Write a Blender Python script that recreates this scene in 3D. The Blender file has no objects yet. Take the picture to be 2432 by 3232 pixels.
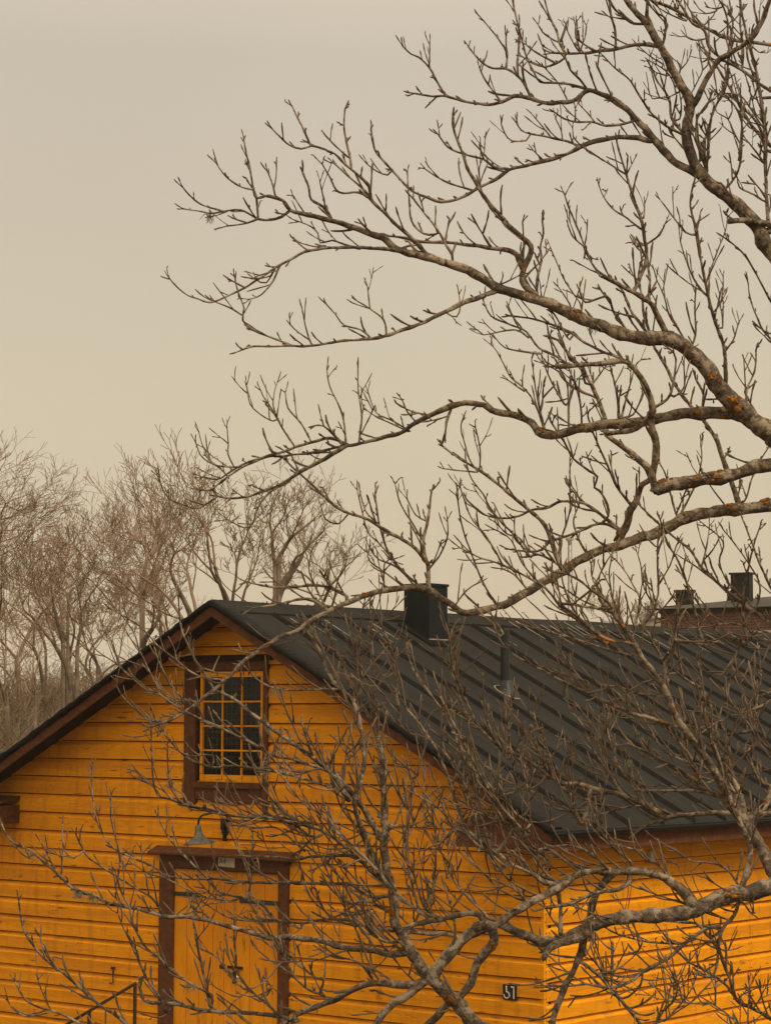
import bpy, math, random
from mathutils import Vector, Matrix, noise
random.seed(11)
C = bpy.context.scene.collection
rad = math.radians
# ------------------------------------------------------------------ camera model (measured from the photograph)
F = 7300.; CX, CY = 1216., 1616.; HY = 2265.
YAW = rad(39.7); PIT = math.atan((HY - CY) / F); ROLL = rad(0.2); DC = 25.2
fh = Vector((-math.sin(YAW), math.cos(YAW), 0)); r0 = fh.cross(Vector((0, 0, 1)))
FW = fh * math.cos(PIT) + Vector((0, 0, 1)) * math.sin(PIT); u0 = r0.cross(FW)
RT = r0 * math.cos(ROLL) + u0 * math.sin(ROLL); UP = u0 * math.cos(ROLL) - r0 * math.sin(ROLL)
def ray(x, y): return FW + RT * ((x - CX) / F) - UP * ((y - CY) / F)
_v = ray(1713, 2700) * DC
CAM = Vector((-_v.x, -_v.y, 0.))
def at(x, y, d): return CAM + ray(x, y) * d           # a place d metres in front of the viewpoint
def onY(x, y, Y=0.): v = ray(x, y); return CAM + v * ((Y - CAM.y) / v.y)
def onX(x, y, X=0.): v = ray(x, y); return CAM + v * ((X - CAM.x) / v.x)
GZ = -4.15
def depth_of(p): return (p - CAM).dot(FW)
def sstep(a, b, x):
    t = max(0., min(1., (x - a) / (b - a))); return t * t * (3 - 2 * t)
def ground_h(x, y):
    d = (Vector((x, y, 0)) - CAM); f = d.dot(fh); s = d.dot(r0)
    h = GZ + 4.3 * sstep(40, 66, f) + .8 * sstep(70, 220, f)
    n = noise.noise(Vector((x * .07, y * .07, 3.)))
    return h + n * .5 * sstep(36, 60, f)
# ------------------------------------------------------------------ mesh helpers
class MB:
    def __init__(s): s.v = []; s.f = []
    def add(s, vs, fs):
        o = len(s.v); s.v.extend(vs); s.f.extend([tuple(i + o for i in f) for f in fs])
    def box(s, x0, x1, y0, y1, z0, z1):
        s.add([(x0,y0,z0),(x1,y0,z0),(x1,y1,z0),(x0,y1,z0),(x0,y0,z1),(x1,y0,z1),(x1,y1,z1),(x0,y1,z1)],
              [(0,3,2,1),(4,5,6,7),(0,1,5,4),(1,2,6,5),(2,3,7,6),(3,0,4,7)])
    def hexa(s, p):   # 8 corners, bottom ring then top ring
        s.add([tuple(q) for q in p], [(0,3,2,1),(4,5,6,7),(0,1,5,4),(1,2,6,5),(2,3,7,6),(3,0,4,7)])
    def prism(s, poly, y0, y1):   # poly of (x,z), counter-clockwise seen from -y
        n = len(poly); s.add([(x, y0, z) for x, z in poly] + [(x, y1, z) for x, z in poly],
              [tuple(range(n)), tuple(range(2*n-1, n-1, -1))] + [(i, i+n, (i+1)%n+n, (i+1)%n) for i in range(n)])
    def tube(s, pts, rs, k=6, jit=0., cap=True):
        n = len(pts)
        if n < 2: return
        T = []
        for i in range(n):
            t = pts[min(i+1, n-1)] - pts[max(i-1, 0)]
            T.append(t.normalized() if t.length > 1e-9 else Vector((0,0,1)))
        a = T[0].cross(Vector((0,0,1)))
        if a.length < .05: a = T[0].cross(Vector((1,0,0)))
        a.normalize(); o = len(s.v)
        cs = [(math.cos(2*math.pi*j/k), math.sin(2*math.pi*j/k)) for j in range(k)]
        for i in range(n):
            a = (a - T[i] * a.dot(T[i]))
            if a.length < 1e-6: a = T[i].cross(Vector((1,.3,0)))
            a.normalize(); b = T[i].cross(a)
            for c, sn in cs:
                r = rs[i]; d = a*c + b*sn
                if jit:
                    q = pts[i] + d * r
                    r *= 1 + jit * noise.noise(q * 9.) + jit * .8 * noise.noise(q * 27.)
                s.v.append(tuple(pts[i] + d * r))
        for i in range(n-1):
            for j in range(k):
                j2 = (j+1) % k; p = o + i*k; s.f.append((p+j, p+j2, p+k+j2, p+k+j))
        if cap:
            s.f.append(tuple(o + k - 1 - j for j in range(k)))
            s.v.append(tuple(pts[-1] + T[-1] * rs[-1])); e = len(s.v) - 1; p = o + (n-1)*k
            for j in range(k): s.f.append((p+j, p+(j+1)%k, e))
    def lathe(s, prof, M=Matrix(), k=28):
        o = len(s.v); n = len(prof)
        for r, z in prof:
            for j in range(k):
                a = 2*math.pi*j/k; s.v.append(tuple(M @ Vector((r*math.cos(a), r*math.sin(a), z))))
        for i in range(n-1):
            for j in range(k):
                j2 = (j+1) % k; p = o + i*k; s.f.append((p+j, p+j2, p+k+j2, p+k+j))
    def build(s, name, mat, parent=None, smooth=False, bevel=0):
        m = bpy.data.meshes.new(name); m.from_pydata(s.v, [], s.f); m.validate(); m.update()
        if smooth: m.polygons.foreach_set('use_smooth', [True]*len(m.polygons))
        o = bpy.data.objects.new(name, m); C.objects.link(o); m.materials.append(mat)
        if parent: o.parent = parent
        if bevel:
            b = o.modifiers.new('bevel', 'BEVEL'); b.width = bevel; b.segments = 2; b.limit_method = 'ANGLE'
        return o
def add_second(o, mb, mat, off):
    """small fixed details (nails, pegs) joined into the part they sit on, with their own material"""
    me = o.data; V = [tuple(v.co) for v in me.vertices]; Fc = [tuple(p.vertices) for p in me.polygons]; n = len(Fc); k = len(V)
    sm = [p.use_smooth for p in me.polygons]
    V += [(x-off.x, y-off.y, z-off.z) for x, y, z in mb.v]; Fc += [tuple(i+k for i in f) for f in mb.f]
    m2 = bpy.data.meshes.new(me.name); m2.from_pydata(V, [], Fc); m2.update(); m2.materials.append(me.materials[0]); m2.materials.append(mat)
    m2.polygons.foreach_set('material_index', [0]*n + [1]*(len(Fc)-n)); m2.polygons.foreach_set('use_smooth', sm + [False]*(len(Fc)-n)); o.data = m2
def tag(o, label=None, cat=None, group=None, kind=None):
    if label: o['label'] = label
    if cat: o['category'] = cat
    if group: o['group'] = group
    if kind: o['kind'] = kind
    return o
def empty(name, loc=(0,0,0)):
    o = bpy.data.objects.new(name, None); o.location = loc; C.objects.link(o); return o
def child(name, mb, mat, root, **k):
    """mesh built in world coordinates, hung under an Empty standing elsewhere"""
    L = root.location; mb.v = [(x-L.x, y-L.y, z-L.z) for x, y, z in mb.v]
    return mb.build(name, mat, root, **k)
# ------------------------------------------------------------------ materials
def newmat(name):
    m = bpy.data.materials.new(name); m.use_nodes = True; nt = m.node_tree
    return m, nt, nt.nodes['Principled BSDF']
def node(nt, t, **k):
    n = nt.nodes.new(t)
    for a, b in k.items():
        if a in ('operation','blend_type','data_type','noise_dimensions','musgrave_type','feature','interpolation_type'): setattr(n, a, b)
        else: n.inputs[a.replace('_', ' ')].default_value = b
    return n
def pos(nt, scale=(1,1,1), rot=(0,0,0)):
    g = nt.nodes.new('ShaderNodeNewGeometry'); mp = nt.nodes.new('ShaderNodeMapping')
    mp.inputs['Scale'].default_value = scale; mp.inputs['Rotation'].default_value = rot
    nt.links.new(g.outputs['Position'], mp.inputs['Vector']); return mp.outputs['Vector']
def noi(nt, vec, scale, detail=4, rough=.55):
    n = nt.nodes.new('ShaderNodeTexNoise'); n.inputs['Scale'].default_value = scale
    n.inputs['Detail'].default_value = detail; n.inputs['Roughness'].default_value = rough
    nt.links.new(vec, n.inputs['Vector']); return n.outputs['Fac']
def ramp(nt, fac, stops):
    r = nt.nodes.new('ShaderNodeValToRGB'); e = r.color_ramp.elements
    while len(e) < len(stops): e.new(.5)
    for el, (p, c) in zip(e, stops): el.position = p; el.color = (*c, 1) if len(c) == 3 else c
    nt.links.new(fac, r.inputs['Fac']); return r.outputs['Color']
def mix(nt, fac, a, b, mode='MIX'):
    n = nt.nodes.new('ShaderNodeMix'); n.data_type = 'RGBA'; n.blend_type = mode
    if isinstance(fac, (int, float)): n.inputs[0].default_value = fac
    else: nt.links.new(fac, n.inputs[0])
    for i, q in ((6, a), (7, b)):
        if isinstance(q, tuple): n.inputs[i].default_value = (*q, 1)
        else: nt.links.new(q, n.inputs[i])
    return n.outputs[2]
def bump(nt, b, h, strength=.3, dist=.01):
    n = nt.nodes.new('ShaderNodeBump'); n.inputs['Strength'].default_value = strength; n.inputs['Distance'].default_value = dist
    nt.links.new(h, n.inputs['Height']); nt.links.new(n.outputs['Normal'], b.inputs['Normal'])
def g3(v): return (v, v, v)
def simple(name, col, rough=.6, metal=0, var=.25, scale=8, stretch=(1,1,1), bmp=0):
    m, nt, b = newmat(name); v = pos(nt, stretch); f = noi(nt, v, scale)
    lo = tuple(c*(1-var) for c in col); hi = tuple(min(1, c*(1+var)) for c in col)
    nt.links.new(ramp(nt, f, [(.3, lo), (.7, hi)]), b.inputs['Base Color'])
    b.inputs['Roughness'].default_value = rough; b.inputs['Metallic'].default_value = metal
    b.inputs['Specular IOR Level'].default_value = .5 if metal > .5 else .25 if rough < .5 else .1
    if bmp: bump(nt, b, f, bmp)
    return m
def siding(name, stretch, col):
    m, nt, b = newmat(name)
    v = pos(nt, stretch); v2 = pos(nt)
    grain = noi(nt, v, 60, 5, .6); big = noi(nt, v, 4, 3); blot = noi(nt, v2, 2.2, 4); fine = noi(nt, v2, 90, 2)
    base = ramp(nt, grain, [(.25, tuple(c*.74 for c in col)), (.5, col), (.8, (min(1, col[0]*1.08), col[1]*1.12, col[2]*1.2))])
    base = mix(nt, ramp(nt, big, [(.35, g3(.0)), (.7, g3(.35))]), base, (col[0]*.72, col[1]*.62, col[2]*.6))
    base = mix(nt, ramp(nt, blot, [(.45, g3(0)), (.8, g3(.4))]), base, (col[0]*.6, col[1]*.55, .008))
    row = noi(nt, pos(nt, tuple(.06 if s == 1 and i < 2 else (.04 if s != 1 else 1.) for i, s in enumerate(stretch))), 7.5, 2, .5)
    base = mix(nt, ramp(nt, row, [(.38, g3(.45)), (.5, g3(.05)), (.62, g3(0))]), base, (col[0]*.62, col[1]*.52, .006))
    strk = noi(nt, pos(nt, (1, 1, .10)), 9, 5, .65)
    base = mix(nt, ramp(nt, strk, [(.52, g3(0)), (.72, g3(.55))]), base, (col[0]*.45, col[1]*.42, .010))
    crack = noi(nt, pos(nt, tuple(s*1. for s in stretch)), 22, 6, .7)
    base = mix(nt, ramp(nt, crack, [(.61, g3(0)), (.67, g3(.85))]), base, (.12, .05, .01))
    nt.links.new(base, b.inputs['Base Color']); b.inputs['Roughness'].default_value = .62
    b.inputs['Specular IOR Level'].default_value = .12
    bump(nt, b, grain, .35, .006); return m
YEL = (.82, .315, .002)
M = {}
M['yel_x'] = siding('yellow_paint_gable', (.12, 1, 1), YEL)
M['yel_y'] = siding('yellow_paint_side', (1, .12, 1), YEL)
M['yel_z'] = siding('yellow_paint_door', (1, 1, .12), (.80, .30, .003))
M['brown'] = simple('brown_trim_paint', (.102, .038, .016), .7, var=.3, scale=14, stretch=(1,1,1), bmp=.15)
M['brown_dk'] = simple('brown_paint_soffit_shade', (.026, .010, .0045), .85, var=.3, scale=6)  # trim brown darkened, soffit shade put into the colour; window cap shares it
M['groove'] = simple('dark_gap_wood', (.03, .014, .006), .9)
def roofmat():
    m, nt, b = newmat('dark_roofing_felt'); v = pos(nt)
    a = noi(nt, v, 1.3, 5); f = noi(nt, v, 140, 2); sp = noi(nt, v, 60, 2, .5); st = noi(nt, pos(nt, (.35, 3.2, .35)), 2.2, 4)
    col = ramp(nt, a, [(.3, (.0085, .0088, .009)), (.7, (.0155, .0155, .015))])
    col = mix(nt, ramp(nt, f, [(.35, g3(0)), (.75, g3(.6))]), col, (.028, .027, .025))
    col = mix(nt, ramp(nt, st, [(.5, g3(0)), (.75, g3(.7))]), col, (.032, .028, .023))
    col = mix(nt, ramp(nt, sp, [(.76, g3(0)), (.79, g3(.8))]), col, (.2, .18, .15))
    nt.links.new(col, b.inputs['Base Color']); b.inputs['Roughness'].default_value = .9
    b.inputs['Specular IOR Level'].default_value = .08
    bump(nt, b, f, .3, .004); return m
M['roof'] = roofmat()
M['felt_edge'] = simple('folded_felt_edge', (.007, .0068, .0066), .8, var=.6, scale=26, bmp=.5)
M['scratch'] = simple('bare_grey_streak', (.26, .235, .19), .6, var=.3, scale=30)
M['sheet'] = simple('blue_grey_sheet_metal', (.010, .013, .015), .5, metal=.1, var=.2, scale=5)
M['pipe'] = simple('dull_grey_metal', (.022, .025, .026), .45, metal=.3, var=.25, scale=9)
M['seal'] = simple('white_sealant', (.30, .27, .22), .7, var=.3, scale=40)
M['iron'] = simple('black_wrought_iron', (.022, .018, .015), .5, metal=.5, var=.4, scale=40)
M['rust'] = simple('rusty_brown_iron', (.05, .028, .016), .75, var=.5, scale=50, bmp=.3)
M['shade'] = simple('weathered_grey_enamel', (.085, .08, .068), .5, var=.4, scale=22)
M['shade_in'] = simple('dull_cream_enamel', (.17, .13, .09), .6, var=.2, scale=22)
M['hinge'] = simple('grey_green_iron', (.045, .05, .046), .6, metal=.2, var=.3, scale=30)
M['steel'] = simple('polished_steel', (.75, .72, .66), .2, metal=1, var=.1)
M['white'] = simple('dirty_white_plate', (.55, .47, .35), .6, var=.2, scale=30)
M['black'] = simple('black_sign_enamel', (.012, .014, .017), .35, var=.2)
M['cream'] = simple('cream_sign_paint', (.72, .66, .55), .5, var=.08, scale=60)
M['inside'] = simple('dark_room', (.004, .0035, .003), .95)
M['wire'] = simple('window_wire_grid', (.10, .085, .065), .7)
def glassmat():
    m, nt, b = newmat('old_window_glass'); v = pos(nt)
    b.inputs['Base Color'].default_value = (.9, .9, .88, 1); b.inputs['Roughness'].default_value = .06
    b.inputs['Transmission Weight'].default_value = 1.0; b.inputs['IOR'].default_value = 1.2
    d = noi(nt, pos(nt, (1, 1, .3)), 30, 5, .7)
    df = nt.nodes.new('ShaderNodeBsdfDiffuse'); df.inputs['Color'].default_value = (.05, .04, .03, 1)
    ms = nt.nodes.new('ShaderNodeMixShader')
    nt.links.new(ramp(nt, d, [(.45, g3(.005)), (.8, g3(.05))]), ms.inputs[0])
    out = nt.nodes['Material Output']; nt.links.new(b.outputs[0], ms.inputs[1]); nt.links.new(df.outputs[0], ms.inputs[2])
    nt.links.new(ms.outputs[0], out.inputs['Surface']); bump(nt, b, noi(nt, v, 7, 2), .06, .01)
    return m
M['glass'] = glassmat()
def barkmat(name, lichen=True, tw=False):
    m, nt, b = newmat(name); v = pos(nt)
    a = noi(nt, v, 7, 5, .6); f = noi(nt, v, 34, 6, .7); l = noi(nt, v, 11, 6, .7); o = noi(nt, v, 3.1, 4, .6); wv = noi(nt, v, 150, 3)
    if tw:
        col = ramp(nt, a, [(.3, (.075, .050, .032)), (.52, (.145, .10, .064)), (.72, (.27, .195, .125))])
        col = mix(nt, ramp(nt, f, [(.5, g3(0)), (.7, g3(.5))]), col, (.05, .034, .024))
    else:
        col = ramp(nt, f, [(.32, (.026, .018, .012)), (.5, (.125, .088, .058)), (.68, (.26, .195, .135))])
        col = mix(nt, ramp(nt, l, [(.50, g3(0)), (.56, g3(.9))]), col, mix(nt, wv, (.23, .178, .122), (.43, .345, .245)))
        col = mix(nt, ramp(nt, a, [(.54, g3(0)), (.60, g3(.8))]), col, mix(nt, f, (.022, .018, .014), (.10, .082, .06)))
    if lichen:
        s = ramp(nt, o, [(.70 if tw else .66, g3(0)), (.74 if tw else .69, g3(.9))]); s2 = ramp(nt, l, [(.50, g3(0)), (.56, g3(1))])
        mm = mix(nt, 1., s, s2, 'MULTIPLY')
        col = mix(nt, mm, col, mix(nt, f, (.70, .21, .006), (.36, .11, .006)))
    nt.links.new(col, b.inputs['Base Color']); b.inputs['Roughness'].default_value = .85
    b.inputs['Specular IOR Level'].default_value = .2
    if not tw: bump(nt, b, f, .9, .02)
    return m
M['bark'] = barkmat('lichen_covered_bark'); M['twig'] = barkmat('twig_bark', True, True)
def lichenmat():
    m, nt, b = newmat('orange_crust_lichen'); v = pos(nt); f = noi(nt, v, 70, 4, .7); g = noi(nt, v, 22, 3)
    col = ramp(nt, f, [(.3, (.10, .04, .01)), (.5, (.36, .12, .008)), (.7, (.60, .20, .012))])
    col = mix(nt, ramp(nt, g, [(.42, g3(0)), (.56, g3(.85))]), col, (.10, .07, .042))
    nt.links.new(col, b.inputs['Base Color']); b.inputs['Roughness'].default_value = .9; b.inputs['Specular IOR Level'].default_value = .1
    bump(nt, b, f, .9, .02); return m
M['lichen'] = lichenmat()
M['beard'] = simple('grey_beard_lichen', (.20, .19, .12), .95, var=.3, scale=40)
M['bgbark'] = simple('grey_brown_bark', (.15, .11, .078), .9, var=.4, scale=6)
M['bgtwig'] = simple('reddish_twigs_hazed', (.26, .175, .118), .9, var=.35, scale=3)  # reddish twigs lightened, distance haze put into the colour
M['dry'] = simple('dry_brushwood', (.16, .11, .07), .95, var=.5, scale=2)
def brickmat():
    m, nt, b = newmat('red_brick'); v = pos(nt, (1,1,1), (rad(90), 0, 0)); t = nt.nodes.new('ShaderNodeTexBrick')
    g = nt.nodes.new('ShaderNodeNewGeometry'); sx = nt.nodes.new('ShaderNodeSeparateXYZ'); cb = nt.nodes.new('ShaderNodeCombineXYZ')
    ad = node(nt, 'ShaderNodeMath', operation='ADD'); nt.links.new(g.outputs['Position'], sx.inputs[0])
    nt.links.new(sx.outputs[0], ad.inputs[0]); nt.links.new(sx.outputs[1], ad.inputs[1])
    nt.links.new(ad.outputs[0], cb.inputs[0]); nt.links.new(sx.outputs[2], cb.inputs[1]); nt.links.new(cb.outputs[0], t.inputs['Vector'])
    t.inputs['Color1'].default_value = (.17, .05, .03, 1); t.inputs['Color2'].default_value = (.11, .034, .024, 1)
    t.inputs['Mortar'].default_value = (.22, .17, .14, 1); t.inputs['Scale'].default_value = 3.2
    t.inputs['Mortar Size'].default_value = .02
    nt.links.new(t.outputs['Color'], b.inputs['Base Color']); b.inputs['Roughness'].default_value = .9; return m
M['brick'] = brickmat()
M['plaster'] = simple('pale_plaster', (.55, .5, .42), .8, var=.06, scale=1)
M['bgroof'] = simple('grey_sheet_roof', (.042, .038, .030), .7, var=.25, scale=1.5)
def groundmat():
    m, nt, b = newmat('withered_ground'); v = pos(nt)
    a = noi(nt, v, .6, 6, .65); f = noi(nt, v, 9, 5, .7)
    col = ramp(nt, a, [(.3, (.06, .04, .022)), (.55, (.11, .075, .04)), (.75, (.10, .085, .04))])
    col = mix(nt, ramp(nt, f, [(.35, g3(.0)), (.7, g3(.6))]), col, (.035, .024, .015))
    nt.links.new(col, b.inputs['Base Color']); b.inputs['Roughness'].default_value = .95; bump(nt, b, f, .8, .1); return m
M['ground'] = groundmat()
M['stone'] = simple('grey_step_stone', (.22, .20, .17), .85, var=.25, scale=12, bmp=.2)
# ------------------------------------------------------------------ ground
mb = MB(); N = 90
def gax(i): t = (i / N) * 2 - 1; return math.copysign(abs(t) ** 2.2, t) * 255
ccx, ccy = -8., 10.
for j in range(N+1):
    for i in range(N+1):
        x = ccx + gax(i); y = ccy + gax(j); mb.v.append((x, y, ground_h(x, y)))
for j in range(N):
    for i in range(N):
        a = j*(N+1)+i; mb.f.append((a, a+1, a+N+2, a+N+1))
tag(mb.build('ground', M['ground'], smooth=True), 'withered brown ground rising into a low hill behind the house', kind='structure')
# ------------------------------------------------------------------ the yellow house
W = -9.15; AX = -4.57; RZ = 1.390; SL = .5105; EX = .47; EXL = -9.61; Y0 = -.5; YB = 18.2
def zt(x): return RZ - SL * abs(x - AX)
house = empty('yellow_house', (AX, 0, GZ))
tag(house, 'yellow weatherboard house with brown trim and dark felt gable roof', 'house')
def H(name, mb, mat, parent=house, **k):
    if parent is house: return child(name, mb, mat, house, **k)
    off = house.location
    mb.v = [(x-off.x, y-off.y, z-off.z) for x, y, z in mb.v]
    return mb.build(name, mat, parent, **k)
rows_g = [1.30]
while rows_g[-1] > -1.5: rows_g.append(rows_g[-1] - .2345)
k = min(range(len(rows_g)), key=lambda i: abs(rows_g[i] + 1.022)); sh = -1.022 - rows_g[k]
rows_g = [z + sh for z in rows_g if z + sh > -1.6]
rows_g = [z for z in rows_g if z > -1.60]
z = rows_g[-1]
while z > -1.70: z -= .2345; rows_g.append(z)
while z > -2.75: z -= .2225; rows_g.append(z)
while z > GZ: z -= .212; rows_g.append(z)
rows_g = [zt(AX) + .02] + rows_g
def board_row(mb, axis, a0, a1, ztop, zbot, jits):
    """one weatherboard from a0 to a1; outward = -y (axis x) or +x (axis y)"""
    h = ztop - zbot
    prof = [(-.014, ztop + .004), (-.008, ztop - .010), (.026, ztop - .050), (.027, zbot + .019), (.023, zbot + .016), (-.014, zbot + .019)]
    n = max(2, int((a1 - a0) / .12)); o = len(mb.v); k = len(prof)
    for i in range(n+1):
        a = a0 + (a1-a0)*i/n
        for q, (d, z) in enumerate(prof):
            wz = .0035 * noise.noise(Vector((a*1.3, ztop*7, jits))) if q >= 3 else .002 * noise.noise(Vector((a*1.1, ztop*5, jits+4)))
            wd = .003 * noise.noise(Vector((a*.9, ztop*3, jits+9)))
            zz = min(z+wz, zt(a)-.06) if axis == 'x' else z+wz
            mb.v.append((a, -(d+wd), zz) if axis == 'x' else (d+wd, a, zz))
    for i in range(n):
        for q in range(k-1):
            p = o + i*k + q
            f = (p, p+k, p+k+1, p+1)
            mb.f.append(f if axis == 'y' else f[::-1])
    e = tuple(range(o, o+k)); mb.f.append(e if axis == 'x' else e[::-1])
    e = tuple(range(o+n*k, o+n*k+k)); mb.f.append(e[::-1] if axis == 'x' else e)
# window and door extents on the gable plane
WX0, WX1 = onY(590, 2300).x, onY(852, 2300).x; WZ0, WZ1 = onY(600, 2470).z, onY(640, 2100).z
DX0, DX1 = onY(511.6, 2900).x, onY(918, 2900).x; DZ1 = onY(700, 2726).z; DZ0 = GZ + .28
rng = random.Random(5)
mb = MB(); nails = MB()
for i in range(len(rows_g)-1):
    za, zb = rows_g[i], rows_g[i+1]
    lx = max(W, AX - (RZ - zb - .05)/SL); rx = min(.024, AX + (RZ - zb - .05)/SL)
    if i == 0: lx, rx = AX-.5, AX+.5
    segs = [(lx, rx)]
    for (h0, h1, k0, k1) in ((WX0+.08, WX1-.08, WZ0+.04, WZ1-.04), (DX0+.08, DX1-.08, DZ0-.5, DZ1+.02)):
        if zb < k1 and za > k0 and (min(za, k1) - max(zb, k0)) > .12:
            ns = []
            for a, b in segs:
                if b <= h0 or a >= h1: ns.append((a, b))
                else:
                    if a < h0: ns.append((a, h0))
                    if b > h1: ns.append((h1, b))
            segs = ns
    out = []
    for a, b in segs:                       # butt joints here and there
        if b - a > 3.0 and rng.random() < .45:
            c = a + (b-a) * rng.uniform(.3, .7); out += [(a, c-.003), (c+.003, b)]
            for dz in (.06, .15):
                for dx in (-.03, .035): nails.box(c+dx-.005, c+dx+.005, -.031, -.022, za-dz-.005, za-dz+.005)
        else: out.append((a, b))
    for a, b in out: board_row(mb, 'x', a, b, za, zb, i*1.7)
gable = H('gable_wall', mb, M['yel_x'])
# backing (dark sheathing behind the boards) with the openings left free
mb = MB()
def backing(mb, x0, x1, z0, z1): mb.box(x0, x1, .02, .14, z0, z1)
top = lambda x: zt(x) - .06
for (xa, xb, zlo) in ((W, DX0+.1, GZ), (DX0+.1, WX0+.1, DZ1), (DX1-.1, 0, GZ)):
    pass
def wall_strip(x0, x1, z0):
    n = 6
    for i in range(n):
        a = x0+(x1-x0)*i/n; b = x0+(x1-x0)*(i+1)/n
        mb.hexa([(a,.016,z0),(b,.016,z0),(b,.14,z0),(a,.14,z0),(a,.016,top(a)),(b,.016,top(b)),(b,.14,top(b)),(a,.14,top(a))])
wall_strip(W, DX0+.1, GZ)
DXW = [DX0+.1, DX1-.1]; WXW = [WX0+.1, WX1-.1]
# between: door below, window above
wall_strip(DX0+.1, WX0+.1, DZ1)
mb.box(WX0+.1, WX1-.1, .016, .14, DZ1, WZ0+.05)
n = 6
for i in range(n):
    a = WX0+.1+(WX1-WX0-.2)*i/n; b = WX0+.1+(WX1-WX0-.2)*(i+1)/n
    mb.hexa([(a,.016,WZ1-.05),(b,.016,WZ1-.05),(b,.14,WZ1-.05),(a,.14,WZ1-.05),(a,.016,top(a)),(b,.016,top(b)),(b,.14,top(b)),(a,.14,top(a))])
wall_strip(WX1-.1, DX1-.1, DZ1) if DX1 > WX1 else None
wall_strip(max(DX1-.1, WX1-.1), 0, GZ)
H('sheathing', mb, M['groove'])
# right-hand long wall
rows_r = [-1.44]
rows_r = [-1.42, -1.645, -1.85, -2.055, -2.26, -2.465, -2.675, -2.878]
while rows_r[-1] > GZ: rows_r.append(rows_r[-1] - .2025)
mb = MB(); J = [onX(2057, 3000).y, onX(2360, 3000).y]
for i in range(len(rows_r)-1):
    za, zb = rows_r[i], rows_r[i+1]
    cuts = [0.013]
    if i % 2 == 0 or i > 4: cuts.append(J[0] + rng.uniform(-.02, .02))
    if i > 3 or i % 2: cuts.append(J[1] + rng.uniform(-.02, .02))
    cuts += [8.2 + rng.uniform(-1, 1), 13. + rng.uniform(-1, 1), 17.6]
    for a, b in zip(cuts, cuts[1:]): board_row(mb, 'y', a+.003, b-.003, za, zb, i*2.3+40)
    for c in cuts[1:-1] + [.04]:
        for dz in (.07, .155):
            for dy in (-.03, .035):
                nails.box(.022, .030, c+dy-.005, c+dy+.005, za-dz-.005, za-dz+.005)
side = H('side_wall', mb, M['yel_y'])
mb = MB(); mb.box(-.02, .0225, -.0195, .0125, GZ, -1.42); mb.box(-.02, .011, .0126, .07, GZ, -1.42); H('corner_strip', mb, M['yel_z'])
mb = MB(); mb.box(-.14, -.016, .021, 17.6, GZ, -1.1); mb.box(W, 0, 17.5, 17.6, GZ, -1.2); mb.box(W, W+.12, .14, 17.5, GZ, -1.2)
mb.box(W, 0, 0.15, 17.5, GZ, GZ+.05)
H('sheathing', mb, M['groove'])
ng = MB(); ns_ = MB()
for q in range(0, len(nails.v), 8):
    tgt = ns_ if nails.v[q][0] > .01 else ng
    tgt.add(nails.v[q:q+8], [tuple(i-q for i in f) for f in nails.f[q//8*6:q//8*6+6]])
add_second(gable, ng, M['rust'], house.location); add_second(side, ns_, M['rust'], house.location)
# roof ------------------------------------------------------------
mb = MB()
TH = .045
def slab(x0, x1):
    mb.hexa([(x0,Y0,zt(x0)-TH),(x1,Y0,zt(x1)-TH),(x1,YB,zt(x1)-TH),(x0,YB,zt(x0)-TH),(x0,Y0,zt(x0)),(x1,Y0,zt(x1)),(x1,YB,zt(x1)),(x0,YB,zt(x0))])
slab(EXL-.02, AX); slab(AX, EX+.03)
roof = H('roof', mb, M['roof'])
# gentle age waves in the ridge: a separate bent cap strip on each side
mb = MB(); n = 60
for i in range(n):
    ya = Y0+.02+(YB-Y0)*i/n; yb = Y0+.02+(YB-Y0)*(i+1)/n
    fa = .012*noise.noise(Vector((ya*.6, 1, 2))); fb = .012*noise.noise(Vector((yb*.6, 1, 2)))
    for sg in (-1, 1):
        xa = AX; xb = AX + sg*.27
        q = [(xa, ya, zt(xa)+.012+fa), (xb, ya, zt(xb)+.006), (xb, yb, zt(xb)+.006), (xa, yb, zt(xa)+.012+fb)]
        q2 = [(x, y, z+.016) for x, y, z in q]
        mb.hexa((q+q2) if sg > 0 else (q[::-1]+q2[::-1]))
H('ridge_cap', mb, M['roof'], roof)
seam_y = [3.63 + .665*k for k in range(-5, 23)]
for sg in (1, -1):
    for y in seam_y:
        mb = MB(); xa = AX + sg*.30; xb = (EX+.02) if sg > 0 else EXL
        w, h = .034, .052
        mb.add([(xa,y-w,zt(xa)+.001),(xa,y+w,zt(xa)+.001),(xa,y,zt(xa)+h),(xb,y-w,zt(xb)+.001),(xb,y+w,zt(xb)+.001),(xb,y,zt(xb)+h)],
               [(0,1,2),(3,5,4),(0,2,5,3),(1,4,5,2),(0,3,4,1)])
        H('roof_batten', mb, M['felt_edge'], roof)  # darker than the roof: overlapping felt, with seam shade put into the colour
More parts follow.
